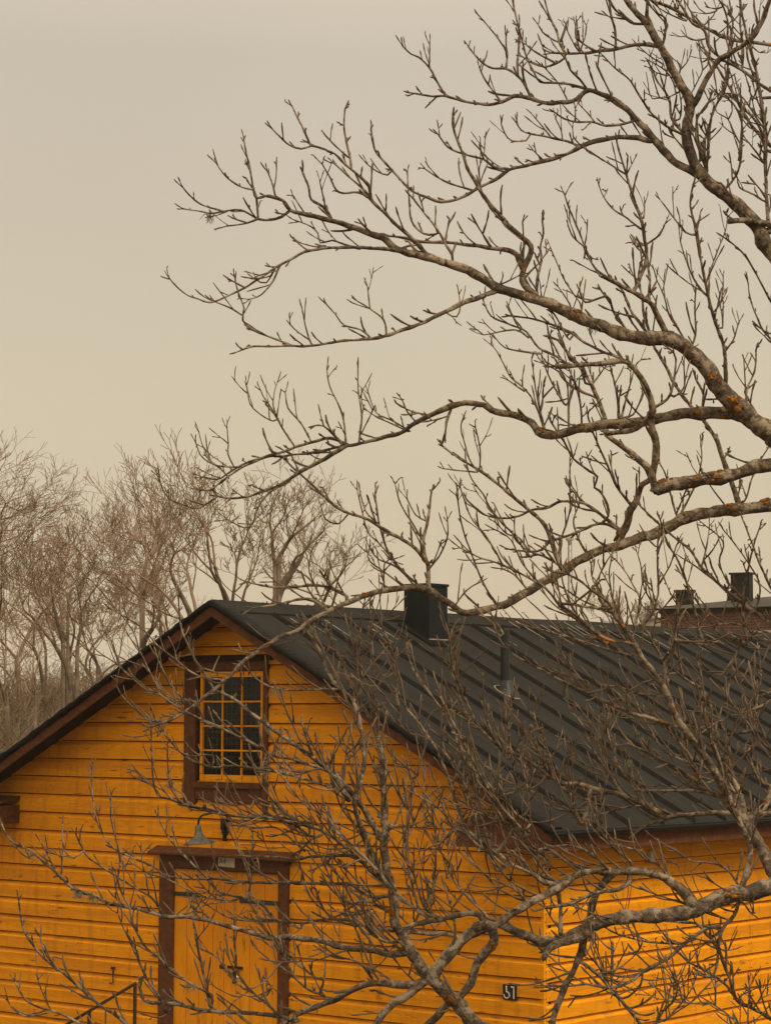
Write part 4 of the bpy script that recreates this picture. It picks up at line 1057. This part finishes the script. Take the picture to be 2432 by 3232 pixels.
# ------------------------------------------------------------------ the big bare tree in front
CROPS = dict(A=(1200,0,1.3506), B=(500,300,1.3506), C=(1400,700,1.6124), D=(1400,1300,1.6124), E=(400,1150,1.5127), F=(0,1300,2.0113),
             G=(500,1850,1.664), H=(800,2400,1.8489), I=(1500,2500,1.7854), J=(1400,1900,1.6124), K=(0,2300,1.664), M=(1200,2400,2.08), N=(2000,0,3.852))
TR = []
for line in TRACES.strip().split('\n'):
    t = line.split()
    if len(t) < 5: continue
    cr = CROPS[t[0]]; w0, w1 = float(t[1])/cr[2]*1.2, float(t[2])/cr[2]*1.15; P = []
    for q in t[3:]:
        if q[0] == '@': cr = CROPS[q[1]]; continue
        x, y = map(float, q.split(',')); P.append((cr[0]+x/cr[2], cr[1]+y/cr[2]))
    TR.append((w0, w1, P))
# limbs outside the frame that carry the traced ones
TD = 14.6
HID = [('trunk', 250, 95, [(2980, 4400), (2930, 3700), (2900, 3100), (2880, 2500), (2830, 1800), (2800, 1200), (2780, 500), (2800, -400), (2750, -1200)]),
       ('limb', 92, 40, [(2920, 3700), (2500, 3560), (2000, 3480), (1500, 3430), (1000, 3440), (500, 3480), (200, 3440), (-100, 3300), (-300, 3000), (-330, 2700)])]
rt = random.Random(77)
def cat2(P, step):
    """Catmull-Rom through photo points with a depth each: P = (x, y, d, w)"""
    out = []
    for i in range(len(P)-1):
        p0 = P[max(i-1,0)]; p1 = P[i]; p2 = P[i+1]; p3 = P[min(i+2, len(P)-1)]
        n = max(1, int(math.hypot(p2[0]-p1[0], p2[1]-p1[1]) / step))
        for k in range(n):
            t = k/n; out.append(tuple(.5*((2*p1[j])+(p2[j]-p0[j])*t+(2*p0[j]-5*p1[j]+4*p2[j]-p3[j])*t*t+(3*p1[j]-p0[j]-3*p2[j]+p3[j])*t**3) for j in range(4)))
    out.append(P[-1]); return out
placed = []     # (group, samples[(x,y,d,w)])
def place(w0, w1, P, d0, slope, group, step=13, root=None):
    L = [0]
    for a, b in zip(P, P[1:]): L.append(L[-1] + math.hypot(a[0]-b[0], a[1]-b[1]))
    tot = max(L[-1], 1); Q = []
    for (x, y), l in zip(P, L):
        t = l/tot; d = d0 + slope * l * d0 / F
        Q.append((x, y, max(10.2, min(19.5, d)), w0 + (w1-w0) * t**.8))
    if root: Q = [root] + Q
    S = cat2(Q, step); placed.append((group, S, tot, w0, w1)); return S
for i, (nm, a, b, P) in enumerate(HID):
    place(a, b, P, TD, 0.0, i, 60)
ngroup = 2
for w0, w1, P in sorted(TR, key=lambda t: -t[0] - .004*math.dist(t[2][0], t[2][-1])):
    rx, ry = P[0]; big = w0 > 24
    best = None
    for gi, (g, S, tot, pw0, pw1) in enumerate(placed):
        if pw0 < w0*.75: continue
        for s in S[:: 1]:
            if s[3] < w0*.55: continue
            dd = math.hypot(s[0]-rx, s[1]-ry) - s[3]*.3 + (40 if gi < 2 and rx < 2380 and ry < 3210 else 0)
            if best is None or dd < best[0]: best = (dd, s, g, gi)
    dd, s, g, gi = best
    off = rx > 2385 or ry > 3212
    if dd < 70 and not (off and gi == 0):
        place(w0, w1, P, s[2], rt.uniform(-.42, .42), g if g > 1 else (g if gi > 1 else ngroup), root=(s[0], s[1], s[2], min(s[3], w0)))
        if g <= 1: ngroup += 1
    else:
        if rx > 2385: tx, ty = 2870, ry + 260 + rt.uniform(-60, 120); mid = [(2600, (ry*.6+ty*.4)+30)]; d1 = TD
        elif ry > 3212:
            tx, ty = rx + 160, 3440; mid = [(rx+60, 3330)]; d1 = TD
        else:   # interior root: run on down to the nearest carrying limb
            tx, ty = s[0], s[1]; d1 = s[2]; mid = [((rx+tx)/2 + 12, (ry+ty)/2 + 10)] if dd > 120 else []
        gnew = ngroup if (gi < 2 or off) else g
        if gnew == ngroup: ngroup += 1
        d0 = d1 + (rt.uniform(-1.2, 1.2) if off else 0)
        wr = w0 * (1.15 if off else 1.0)
        P2 = mid + P; place(w0, w1, P2, d0, rt.uniform(-.3, .3), gnew, root=(tx, ty, d1, wr))
def P3(s): return at(s[0], s[1], s[2])
tbase = at(2980, 4400, TD); tbase = Vector((tbase.x, tbase.y, ground_h(tbase.x, tbase.y)))
tree = empty('bare_tree', tbase)
tag(tree, 'large bare tree with orange lichen on limbs reaching in from the right', 'tree')
UPV = Vector((0, 0, 1))
def twig(mb, p, d, L, r, lvl, rg, leafy=1.):
    n = max(4, int(L/.035)); st = L/n; pts = [p]; rs = [r]; d = d.normalized()
    curl = rg.uniform(.05, .15); side = Vector((rg.gauss(0,1), rg.gauss(0,1), rg.gauss(0,.4))) * .05
    for i in range(n):
        d = (d + UPV*curl*(.4+.9*i/n)*(st/.035) + side*.5 + Vector((rg.gauss(0,.06), rg.gauss(0,.06), rg.gauss(0,.06)))).normalized()
        p = p + d*st; pts.append(p); t = (i+1)/n
        rr = r*(1-.46*t)*(1.4 if rg.random() < .28 else .93)
        if i >= n-2: rr = r*.7*(1.6 if i == n-2 else 1.0)
        rs.append(rr)
        if lvl > 0 and i > 0 and i < n-1 and rg.random() < (.14 if lvl > 1 else .12)*leafy:
            q = d.orthogonal().normalized(); q.rotate(Matrix.Rotation(rg.uniform(0, 6.28), 3, d)); a = rg.uniform(rad(30), rad(60))
            twig(mb, p, d*math.cos(a)+q*math.sin(a), L*rg.uniform(.3, .6), r*.82, lvl-1, rg)
        elif lvl >= 0 and rg.random() < .10:   # bud
            q = d.orthogonal().normalized(); q.rotate(Matrix.Rotation(rg.uniform(0, 6.28), 3, d))
            mb.tube([p, p+(q+d*.7)*r*1.7, p+(q*1.1+d*1.2)*r*2.4], [r*.8, r*.9, r*.45], 4)
    mb.tube(pts, rs, 5 if r > .004 else 4)
wood = {}; twigs = {}
for pi, (g, S, tot, w0, w1) in enumerate(placed):
    wb_ = wood.setdefault(g, MB()); tw_ = twigs.setdefault(g, MB())
    pts = []; rs = []
    seed = pi*3.7
    for i, s in enumerate(S):
        x, y, d, w = s
        a = min(w, 16)*.16
        x += a*noise.noise(Vector((i*.35, seed, 0)))*1.6; y += a*noise.noise(Vector((i*.35, seed, 8)))*1.6
        pts.append(at(x, y, d)); r = .5*w*d/F
        if w < 14: r *= 1 + .34*noise.noise(Vector((i*.8, seed, 3)))
        else: r *= 1 + .2*noise.noise(Vector((i*.33, seed, 3)))
        rs.append(r)
    if pi == 0: pts[0] = Vector((tbase.x, tbase.y, tbase.z-.3)); 
    k = 18 if w0 > 50 else 12 if w0 > 20 else 8 if w0 > 10 else 6
    wb_.tube(pts, rs, k, .2 if w0 > 14 else .14)
    if pi < 1: continue
    # side shoots
    rg = random.Random(1000+pi); acc = rg.uniform(0, 40); L2 = 0
    for i in range(1, len(S)-1):
        x, y, d, w = S[i]; seg = math.hypot(S[i][0]-S[i-1][0], S[i][1]-S[i-1][1]); acc += seg; L2 += seg
        low = sstep(1500, 2300, y)
        sp = (42 - 12*low) if w < 14 else (60 - 16*low if w < 26 else 170)
        if x > 900 and y > 1950: sp *= .7
        if x > 1500 and y < 1900: sp *= .68
        sp *= 1.0 if x < 2432 and y < 3300 else 1.6
        if x < 700 and y < 1400: sp *= 1.1
        if acc > sp and L2 > 22:
            acc = rg.uniform(-14, 10)
            m = d/F; tdir = (pts[i+1]-pts[i-1]).normalized()
            q = tdir.orthogonal().normalized(); q.rotate(Matrix.Rotation(rg.uniform(0, 6.28), 3, tdir))
            if rg.random() < .6 and q.z < 0: q = -q
            q = (q + (UP*.5 - RT*.45)*rg.uniform(0, 1.4)).normalized(); a = rg.uniform(rad(28), rad(62)); t = L2/tot
            spur = rg.random() < (.5 if low < .5 else .3)
            L = (rg.uniform(13, 42) if spur else rg.uniform(45, 135 if w < 16 else 160)) * m * (1.1-.5*t) * (1.15 if low > .5 else 1.)
            if y > 1900 and x > 800 and not spur and rg.random() < .35: L *= 1.9
            r = min(3.7 if w < 20 else 4.3, w*.42)*m*rg.uniform(.75, 1.05)
            twig(tw_, pts[i], tdir*math.cos(a)+q*math.sin(a), L, r, 2 if L > 85*m else 1, rg)
    if w1 < 16:                                    # forked tip
        m = S[-1][2]/F; tdir = (pts[-1]-pts[-2]).normalized()
        for a in (rad(rg.uniform(5, 20)), rad(rg.uniform(30, 50))):
            q = tdir.orthogonal().normalized(); q.rotate(Matrix.Rotation(rg.uniform(0, 6.28), 3, tdir))
            twig(tw_, pts[-1], tdir*math.cos(a)+q*math.sin(a), rg.uniform(20, 45)*m, min(w1*.45, 3.2)*m, 0, rg)
for g, mb in wood.items():
    nf = len(mb.f); tm = twigs.get(g)
    if tm: mb.add(tm.v, tm.f)
    o = child('trunk' if g == 0 else 'limb', mb, M['bark'], tree, smooth=True); o.data.materials.append(M['twig'])
    o.data.polygons.foreach_set('material_index', [0]*nf + [1]*(len(o.data.polygons)-nf))
# crusts of orange lichen and tufts of beard lichen sitting on the limbs where the photograph shows them
LICH = dict(C='1490,910 1330,955 1420,965 400,245 430,100 560,1075 500,1083 700,1025 875,1010 385,990 1300,815 555,540 800,860 685,492',
 D='1400,305 1480,495 1640,460 1005,380 915,520 1135,345 890,650 340,515 645,790 500,690 1280,360', E='1440,930 1440,970 1375,965 1135,1105 1540,195 710,575',
 G='565,300 430,380 1085,45', H='700,1300 1170,1370 1190,1355 870,915 1240,375 1430,380 800,800 640,1060', I='610,845 1470,630 70,855 1400,320 1010,130 610,250 800,180 280,370 560,200',
 J='950,210 1160,620 1100,600 1140,560 1440,320 1300,635 720,950 1300,870 600,870 1080,880 530,1050 870,525 1570,360 750,980 1320,900 480,1010 1600,1000')
def near(px, py):
    best = None
    for pi, (g, S, tot, w0, w1) in enumerate(placed):
        if pi < 2: continue
        for i, s in enumerate(S):
            dd = math.hypot(s[0]-px, s[1]-py) - s[3]*.8
            if best is None or dd < best[0]: best = (dd, pi, i)
    return best
rl = random.Random(4)
for cn, txt in LICH.items():
    cr = CROPS[cn]
    for q in txt.split():
        x, y = map(float, q.split(',')); dd, pi, i = near(cr[0]+x/cr[2], cr[1]+y/cr[2])
        if dd > 45: continue
        g, S, tot, w0, w1 = placed[pi]; j = max(1, i-1); e = min(len(S)-1, j+2+int(S[i][3] > 30))
        if e-j < 2: continue
        pts = [P3(s) for s in S[j:e+1]]; m = S[i][2]/F; mb = MB()
        d = (pts[-1]-pts[0]).normalized(); c0 = pts[0].lerp(pts[-1], .5); r0_ = .5*S[i][3]*m
        side = (UP*rl.uniform(-.2, 1) - RT*rl.uniform(-.3, .6) - FW*rl.uniform(.3, 1)); side = (side - d*side.dot(d)).normalized()
        for _ in range(9):                          # a cluster of lumpy scales on the bark
            o = c0 + d*rl.gauss(0, .45)*max(r0_, .008)*1.1; an = rl.gauss(0, .55); sv = side.copy(); sv.rotate(Matrix.Rotation(an, 3, d))
            rr = max(.006, r0_*rl.uniform(.2, .62)); p = o + sv*(r0_*.86)
            mb.tube([p - d*rr*.9 , p - d*rr*.4 + sv*rr*.12, p + d*rr*.4 + sv*rr*.12, p + d*rr*.9], [rr*.25, rr*.6, rr*.55, rr*.2], 7, .4)
        child('lichen_patch', mb, M['lichen'], tree)
for q in ((250, 2813), (285, 2825), (235, 2810), (300, 2838), (1010, 1975), (985, 1985), (880, 2120), (610, 3085), (560, 2460), (2330, 2850), (375, 620), (640, 715), (1990, 2400), (1880, 990), (1290, 2630)):
    dd, pi, i = near(*q)
    if dd > 50: continue
    p = P3(placed[pi][1][i]); mb = MB(); rr = .5*placed[pi][1][i][3]*placed[pi][1][i][2]/F
    for _ in range(16):
        a_ = p + Vector((rl.gauss(0, .015), rl.gauss(0, .015), -rr*.3)); pts = [a_]; dv = Vector((rl.gauss(0, .5), rl.gauss(0, .5), -1))
        for _ in range(4): dv = (dv + Vector((rl.gauss(0,.5), rl.gauss(0,.5), -.2))).normalized(); pts.append(pts[-1] + dv*rl.uniform(.010, .022))
        mb.tube(pts, [.0022, .002, .0018, .0015, .001], 3, cap=False)
    child('beard_lichen', mb, M['beard'], tree)
print('TREE groups', len(wood), 'twig verts', sum(len(t.v) for t in twigs.values()), 'wood verts', sum(len(t.v) for t in wood.values()))
# ------------------------------------------------------------------ trees behind the house
def grow(wood, fine, p, d, L, r, lvl, rg, par):
    up, wig, ratio, ang, rmin = par
    n = 5 if lvl > 2 else 4; st = L/n; pts = [p]; rs = [r]; side = []; bend = Vector((rg.gauss(0, .09), rg.gauss(0, .09), 0))
    for i in range(n):
        d = (d + UPV*up + bend + Vector((rg.gauss(0, wig), rg.gauss(0, wig), rg.gauss(0, wig)))).normalized()
        p = p + d*st; t = (i+1)/n; pts.append(p); rs.append(max(rmin, r*(1-.28*t)))
        if lvl > 0 and i < n-1 and rg.random() < .20: side.append((p.copy(), d.copy(), rs[-1]))
    (wood if r > .03 else fine).tube(pts, rs, 7 if r > .05 else 4 if r > .012 else 3, cap=False)
    if lvl <= 0: return
    def off(dd, a):
        s = dd.orthogonal().normalized(); s.rotate(Matrix.Rotation(rg.uniform(0, 6.28), 3, dd)); return dd*math.cos(a)+s*math.sin(a)
    a = rg.uniform(*ang); s = d.orthogonal().normalized(); s.rotate(Matrix.Rotation(rg.uniform(0, 6.28), 3, d))
    k = rg.uniform(.3, .7)
    grow(wood, fine, p, d*math.cos(a*k)+s*math.sin(a*k), L*ratio*rg.uniform(.85, 1.15), rs[-1]*.78, lvl-1, rg, par)
    grow(wood, fine, p, d*math.cos(a*(1.2-k))-s*math.sin(a*(1.2-k)), L*ratio*rg.uniform(.7, 1.1), rs[-1]*.64, lvl-1, rg, par)
    for q, dd, rr in side:
        grow(wood, fine, q, off(dd, rg.uniform(ang[0]*.8, ang[1]*1.1)), L*ratio*rg.uniform(.6, .95), rr*.5, max(0, lvl-rg.choice((1, 2))), rg, par)
def bgtree(label, stems, nb, seed, group='bare trees behind the house', rmin=.0048, ang=(.42, .85), up=.06, wig=.075, lvl=7):
    """stems: (x0,y0,x1,y1,d,width_px,spread) photo pixels of each stem's foot (or where it comes into view) and direction"""
    rg = random.Random(seed); wd = MB(); fn = MB(); x0, y0, x1, y1, d, w, Lf = stems[0]
    foot = at(x0, y0, d); gz = ground_h(foot.x, foot.y); root = empty('bare_tree', (foot.x, foot.y, gz))
    tag(root, label, 'tree', group)
    for (x0, y0, x1, y1, d, w, Lf) in stems:
        a = at(x0, y0, d); b = at(x1, y1, d + rg.uniform(-1, 1)); dr = (b-a); r = .5*w*d/F
        base = Vector((foot.x + (a.x-foot.x)*.3, foot.y + (a.y-foot.y)*.3, gz-.2))
        if a.z > gz + .3: wd.tube([base, base.lerp(a, .5)+Vector((.03, .02, 0)), a], [r*1.25, r*1.08, r], 8, .06)
        grow(wd, fn, a, dr.normalized(), dr.length*Lf*.38, r, nb, rg, (up, wig, .80, ang, rmin))
    child('trunk', wd, M['bgbark'], root, smooth=True)
    child('crown', fn, M['bgtwig'], root, smooth=True)
NB = 6
NF = 7
# (label, stems, nb, seed)
bgtree('tallest bare tree at the left edge, its hazy limbs leaning up to the right', [(-130, 2250, 10, 1500, 50, 34, .85), (-60, 2150, 120, 1600, 50, 20, .9), (-110, 1900, 40, 1450, 52, 18, .85), (-90, 1700, 110, 1440, 52, 12, .9)], 7, 1, up=.03)
bgtree('bare tree with a thick fork left of the chestnut verge, second from the left edge', [(205, 2180, 195, 1700, 52, 24, .62), (200, 2030, 110, 1640, 52, 15, .8), (215, 1950, 260, 1650, 52, 10, .8)], 7, 2, up=.06)
bgtree('slim twin-stemmed bare tree close beside the forked one', [(225, 2180, 250, 1640, 50, 18, .7), (245, 2040, 330, 1700, 50, 13, .8)], 7, 3, up=.06)
bgtree('bare tree with a Y-shaped trunk rising over the middle of the left roof slope', [(447, 2060, 445, 1880, 42, 22, 1.2), (447, 1880, 400, 1560, 42, 13, .95), (452, 1880, 520, 1600, 42, 12, .9)], NB, 4, up=.08)
bgtree('leaning bare stems fanning left from behind the roof peak', [(600, 1935, 440, 1560, 33, 17, .8), (618, 1925, 470, 1500, 33, 13, .8), (575, 1950, 330, 1620, 33, 11, .75)], NB, 5, up=.05)
bgtree('bushy bare tree of several upright stems just right of the roof peak', [(715, 1915, 640, 1500, 34, 16, .8), (722, 1915, 700, 1450, 34, 15, .75), (730, 1915, 800, 1560, 34, 13, .8), (760, 1920, 745, 1600, 34, 11, .8)], NB, 6, up=.07)
bgtree('bare tree with the darkest trunk between the roof peak and the chimney', [(872, 1900, 880, 1560, 40, 32, .75), (880, 1760, 980, 1500, 40, 15, .8), (868, 1780, 800, 1500, 40, 15, .8)], NB, 7, up=.06)
bgtree('small rounded bare tree just left of the dark chimney', [(1010, 1930, 1090, 1640, 42, 14, .85), (1000, 1930, 1010, 1700, 42, 12, .85), (1040, 1930, 1180, 1720, 42, 10, .8)], NB, 8, up=.06)
bgtree('thin dark sapling standing in the brushwood at far left', [(112, 2230, 118, 1960, 44, 10, .9)], 4, 9, up=.08)
bgtree('faint distant bare tree almost hidden in the fine twigs nearest the left edge', [(60, 2250, 40, 1650, 72, 22, .75)], NF, 10, up=.06, rmin=.009)
bgtree('faint distant bare tree between the forked tree and the Y-trunked tree, farther back', [(320, 2250, 330, 1750, 76, 16, .8), (325, 2150, 280, 1800, 76, 12, .8)], NF, 12, up=.06, rmin=.009)
bgtree('faint distant bare tree showing just left of the roof peak behind the leaning stems', [(560, 2100, 560, 1700, 80, 16, .85)], NF, 13, up=.06, rmin=.009)
bgtree('low spreading bare tree filling the gap at the left edge above the brushwood', [(20, 2230, -10, 1900, 58, 12, 1.0), (25, 2230, 80, 1850, 58, 12, 1.0), (15, 2200, 40, 1950, 58, 9, 1.0)], NF, 14, up=.03)
bgtree('low spreading bare tree between the two trunks and the left roof slope', [(300, 2180, 270, 1900, 60, 11, 1.0), (305, 2180, 350, 1880, 60, 11, 1.0)], NF, 15, up=.03)
bgtree('slender bare tree with upright twigs between the Y-trunked tree and the leaning stems', [(520, 2080, 500, 1600, 47, 13, .85), (525, 2000, 570, 1620, 47, 9, .85)], NF, 16, up=.08)
bgtree('slender bare tree at far left rising behind the sapling', [(140, 2220, 150, 1600, 62, 14, .85), (145, 2050, 90, 1650, 62, 9, .9)], NF, 17, up=.07)
bgtree('pale far-off bare tree beside the brick building', [(1990, 2060, 2000, 1890, 105, 10, 1.0), (2000, 2040, 2060, 1900, 105, 7, .9)], NF, 11, up=.08, rmin=.010)
# brushwood on the slope
mb = MB(); rb = random.Random(21)
for i in range(7000):
    d = rb.uniform(43, 78); x = rb.uniform(-260, 1500); p = at(x, 2200, d)
    if p.x > -12.5 and p.y < 22: continue
    z = ground_h(p.x, p.y); p = Vector((p.x, p.y, z-.05)); a = rb.uniform(0, 6.28); ln = rb.uniform(.35, 1.5) * (1.7 if rb.random() < .15 else 1)
    dr = Vector((math.cos(a)*rb.uniform(.1, .8), math.sin(a)*rb.uniform(.1, .8), 1)); pts = [p]; q = p.copy()
    for k in range(4):
        dr = (dr + Vector((rb.gauss(0,.25), rb.gauss(0,.25), -.16))).normalized(); q = q + dr*ln/4; pts.append(q.copy())
        if k > 0:
            e = Vector((rb.gauss(0,.6), rb.gauss(0,.6), rb.uniform(.1, .8))).normalized()*ln*.3
            mb.tube([q, q+e*.5+Vector((0,0,.02)), q+e], [.006, .005, .004], 3, cap=False)
    mb.tube(pts, [.013, .011, .009, .007, .005], 3, cap=False)
tag(mb.build('brushwood', M['dry']), 'dry brown brushwood covering the slope behind the house', kind='stuff')
# ------------------------------------------------------------------ buildings behind
def frame_box(mb, O, a, b, u0, u1, v0, v1, z0, z1):
    p = lambda u, v, z: (O.x + a.x*u + b.x*v, O.y + a.y*u + b.y*v, z)
    mb.hexa([p(u0,v0,z0),p(u1,v0,z0),p(u1,v1,z0),p(u0,v1,z0),p(u0,v0,z1),p(u1,v0,z1),p(u1,v1,z1),p(u0,v1,z1)])
D2 = 64.
O = at(2083, 1924, D2); e = at(2640, 1893, D2-2.6); a = Vector((e.x-O.x, e.y-O.y, 0)).normalized(); b = Vector((-a.y, a.x, 0))
if b.dot(fh) < 0: b = -b
zE = O.z; gb = ground_h(O.x, O.y); Lb = 14.
bb = empty('brick_building', (O.x, O.y, gb)); tag(bb, 'red brick building with hipped grey roof and dark chimneys beyond the ridge at right', 'building')
mb = MB(); frame_box(mb, O, a, b, 0, Lb, 0, 10, gb-1, zE-.12); child('brick_wall', mb, M['brick'], bb)
mb = MB(); frame_box(mb, O, a, b, -.03, Lb, -.06, 10, zE-.115, zE-.0); child('cornice', mb, M['bgroof'], bb)
mb = MB(); P = lambda u, v, z: (O.x + a.x*u + b.x*v, O.y + a.y*u + b.y*v, z)
hz_ = .68; u0, u1, v0, v1 = -.35, Lb+.3, -.35, 10.3
mb.add([P(u0,v0,zE+.003),P(u1,v0,zE+.003),P(u1,v1,zE+.003),P(u0,v1,zE+.003),P(u0+3.2,5,zE+hz_),P(u1-3.2,5,zE+hz_)], [(0,3,2,1),(0,1,5,4),(1,2,5),(2,3,4,5),(3,0,4)])
bro = child('roof', mb, M['bgroof'], bb)
def bchim(px0, px1, ytop, v, u_w, name='chimney'):
    p0 = at(px0, ytop, D2+v); 
    rel = Vector((p0.x-O.x, p0.y-O.y, 0)); uu = rel.dot(a); w = (px1-px0)*(D2+v)/F/ max(.4, abs(a.dot(r0)))
    mb = MB(); frame_box(mb, O, a, b, uu, uu+w, v, v+w*.5, zE+.1, p0.z-.06); frame_box(mb, O, a, b, uu-.04, uu+w+.04, v-.04, v+w*.5+.04, p0.z-.055, p0.z)
    off = bb.location; mb.v = [(x-off.x, y-off.y, z-off.z) for x, y, z in mb.v]; mb.build(name, M['sheet'], bro)
bchim(2130, 2174, 1862, 2.2, 1); bchim(2347, 2400, 1814, 1.6, 1); bchim(2323, 2340, 1869, 4.5, 1)
mb = MB(); q0 = at(2268, 1986, D2-3); uu = Vector((q0.x-O.x, q0.y-O.y, 0)).dot(a)
frame_box(mb, O, a, b, uu, uu+.75, -.03, .05, zE-2.2, zE-.62); wn = child('window', mb, M['plaster'], bb)
O2 = at(2030, 1978, 92.); e2 = at(2092, 1978, 88.); a2 = Vector((e2.x-O2.x, e2.y-O2.y, 0)); Lw = a2.length; a2.normalize(); b2 = Vector((-a2.y, a2.x, 0))
if b2.dot(fh) < 0: b2 = -b2
g2 = ground_h(O2.x, O2.y); pb = empty('plaster_building', (O2.x, O2.y, g2)); tag(pb, 'pale plastered building glimpsed left of the red brick one', 'building')
zt1 = at(2075, 1948, 90).z; zt2 = at(2095, 1975, 90).z
mb = MB(); pp = lambda u, v, z: (O2.x+a2.x*u+b2.x*v, O2.y+a2.y*u+b2.y*v, z)
mb.hexa([pp(.25,0,g2-1),pp(Lw+3,0,g2-1),pp(Lw+3,6,g2-1),pp(.25,6,g2-1),pp(.25,0,zt1-.1),pp(Lw+3,0,zt1-.1),pp(Lw+3,6,zt1-.1),pp(.25,6,zt1-.1)]); child('plaster_wall', mb, M['plaster'], pb)
mb = MB(); mb.hexa([pp(.1,-.15,zt1-.098),pp(Lw+3.2,-.15,zt1-.098),pp(Lw+3.2,6,zt1-.098),pp(.1,6,zt1-.098),pp(.6,1.5,zt1+.25),pp(Lw+3,1.5,zt1+.25),pp(Lw+3,4.5,zt1+.25),pp(.6,4.5,zt1+.25)]); child('roof', mb, M['plaster'], pb)
# far mast
DM = 150.; mt = at(1796, 1700, DM); gm = ground_h(mt.x, mt.y); mast = empty('radio_mast', (mt.x, mt.y, gm)); tag(mast, 'faint slender mast with round head rising behind the ridge', 'mast')
mb = MB(); R_ = .13
for k in range(3):
    an = k*2.094+.4; mb.tube([Vector((mt.x+R_*1.7*math.cos(an), mt.y+R_*1.7*math.sin(an), gm)), Vector((mt.x+R_*math.cos(an), mt.y+R_*math.sin(an), mt.z-.1))], [.022, .018], 5)
z = gm; k = 0
while z < mt.z-.6:
    for j in range(3):
        an = j*2.094+.4; an2 = (j+1)*2.094+.4; rr = R_*1.35
        mb.tube([Vector((mt.x+rr*math.cos(an), mt.y+rr*math.sin(an), z)), Vector((mt.x+rr*math.cos(an2), mt.y+rr*math.sin(an2), z+.45))], [.008, .008], 3)
    z += .5
child('lattice', mb, M['pipe'], mast)
mb = MB(); mb.lathe([(0, -.45), (.10, -.40), (.13, -.2), (.26, -.1), (.30, .1), (.22, .3), (0, .36)], Matrix.Translation((mt.x, mt.y, mt.z)), 16); child('mast_head', mb, M['plaster'], mast, smooth=True)
# ------------------------------------------------------------------ air
HAZE = 0.0005
if HAZE:
    m = bpy.data.materials.new('haze_air'); m.use_nodes = True; nt = m.node_tree; nt.nodes.remove(nt.nodes['Principled BSDF'])
    v = nt.nodes.new('ShaderNodeVolumePrincipled'); v.inputs['Density'].default_value = HAZE; v.inputs['Color'].default_value = (.95, .86, .70, 1); v.inputs['Anisotropy'].default_value = .2
    nt.links.new(v.outputs[0], nt.nodes['Material Output'].inputs['Volume'])
    mb = MB(); mb.box(-275, 260, -256, 276, GZ-4, 20); hz2 = tag(mb.build('haze', m), 'thin pale overcast haze in the air', kind='stuff')
    hz2.visible_shadow = True
# ------------------------------------------------------------------ light
SUN_EL, SUN_AZ = rad(48), math.atan2(.86, -.12)       # direction to the sun: mostly +x, a little -y
sd = Vector((math.cos(SUN_EL)*math.sin(SUN_AZ), math.cos(SUN_EL)*math.cos(SUN_AZ), math.sin(SUN_EL)))
w = bpy.data.worlds.new('World'); bpy.context.scene.world = w; w.use_nodes = True; nt = w.node_tree; bg = nt.nodes['Background']
sk = nt.nodes.new('ShaderNodeTexSky'); sk.sky_type = 'NISHITA'; sk.sun_disc = False; sk.sun_elevation = SUN_EL; sk.sun_rotation = SUN_AZ; sk.dust_density = 6; sk.air_density = 1.5
tc = nt.nodes.new('ShaderNodeTexCoord'); sx = nt.nodes.new('ShaderNodeSeparateXYZ'); nt.links.new(tc.outputs['Generated'], sx.inputs[0])
cloud = ramp(nt, sx.outputs[2], [(0., (5.85, 4.8, 3.35)), (.12, (5.65, 4.85, 3.5)), (.28, (5.05, 4.4, 3.5)), (.55, (10.5, 8.6, 6.0)), (1., (15.5, 12.4, 8.6))])
nz = noi(nt, tc.outputs['Generated'], 1.6, 3, .5)
cloud = mix(nt, 1., cloud, ramp(nt, nz, [(.3, g3(.91)), (.7, g3(1.06))]), 'MULTIPLY')
col = mix(nt, .92, sk.outputs[0], cloud)
nt.links.new(col, bg.inputs['Color']); bg.inputs['Strength'].default_value = .1
ld = bpy.data.lights.new('sun', 'SUN'); ld.energy = 1.8; ld.angle = rad(14); ld.color = (1., .88, .68)
lo = bpy.data.objects.new('sun', ld); C.objects.link(lo); lo.location = (20, -10, 40); lo.rotation_euler = sd.to_track_quat('Z', 'Y').to_euler()
# ------------------------------------------------------------------ camera
cd = bpy.data.cameras.new('camera'); co = bpy.data.objects.new('camera', cd); C.objects.link(co)
cd.sensor_fit = 'VERTICAL'; cd.sensor_height = 36.; cd.lens = F/3232*36.; cd.clip_start = .5; cd.clip_end = 3000
co.matrix_world = Matrix(((RT.x, UP.x, -FW.x, CAM.x), (RT.y, UP.y, -FW.y, CAM.y), (RT.z, UP.z, -FW.z, CAM.z), (0,0,0,1)))
sc = bpy.context.scene; sc.camera = co
sc.view_settings.view_transform = 'Standard'; sc.view_settings.look = 'None'; sc.view_settings.exposure = .32; sc.view_settings.gamma = 1.
sc.cycles.volume_bounces = 0; sc.cycles.max_bounces = 6; sc.cycles.volume_step_rate = 1
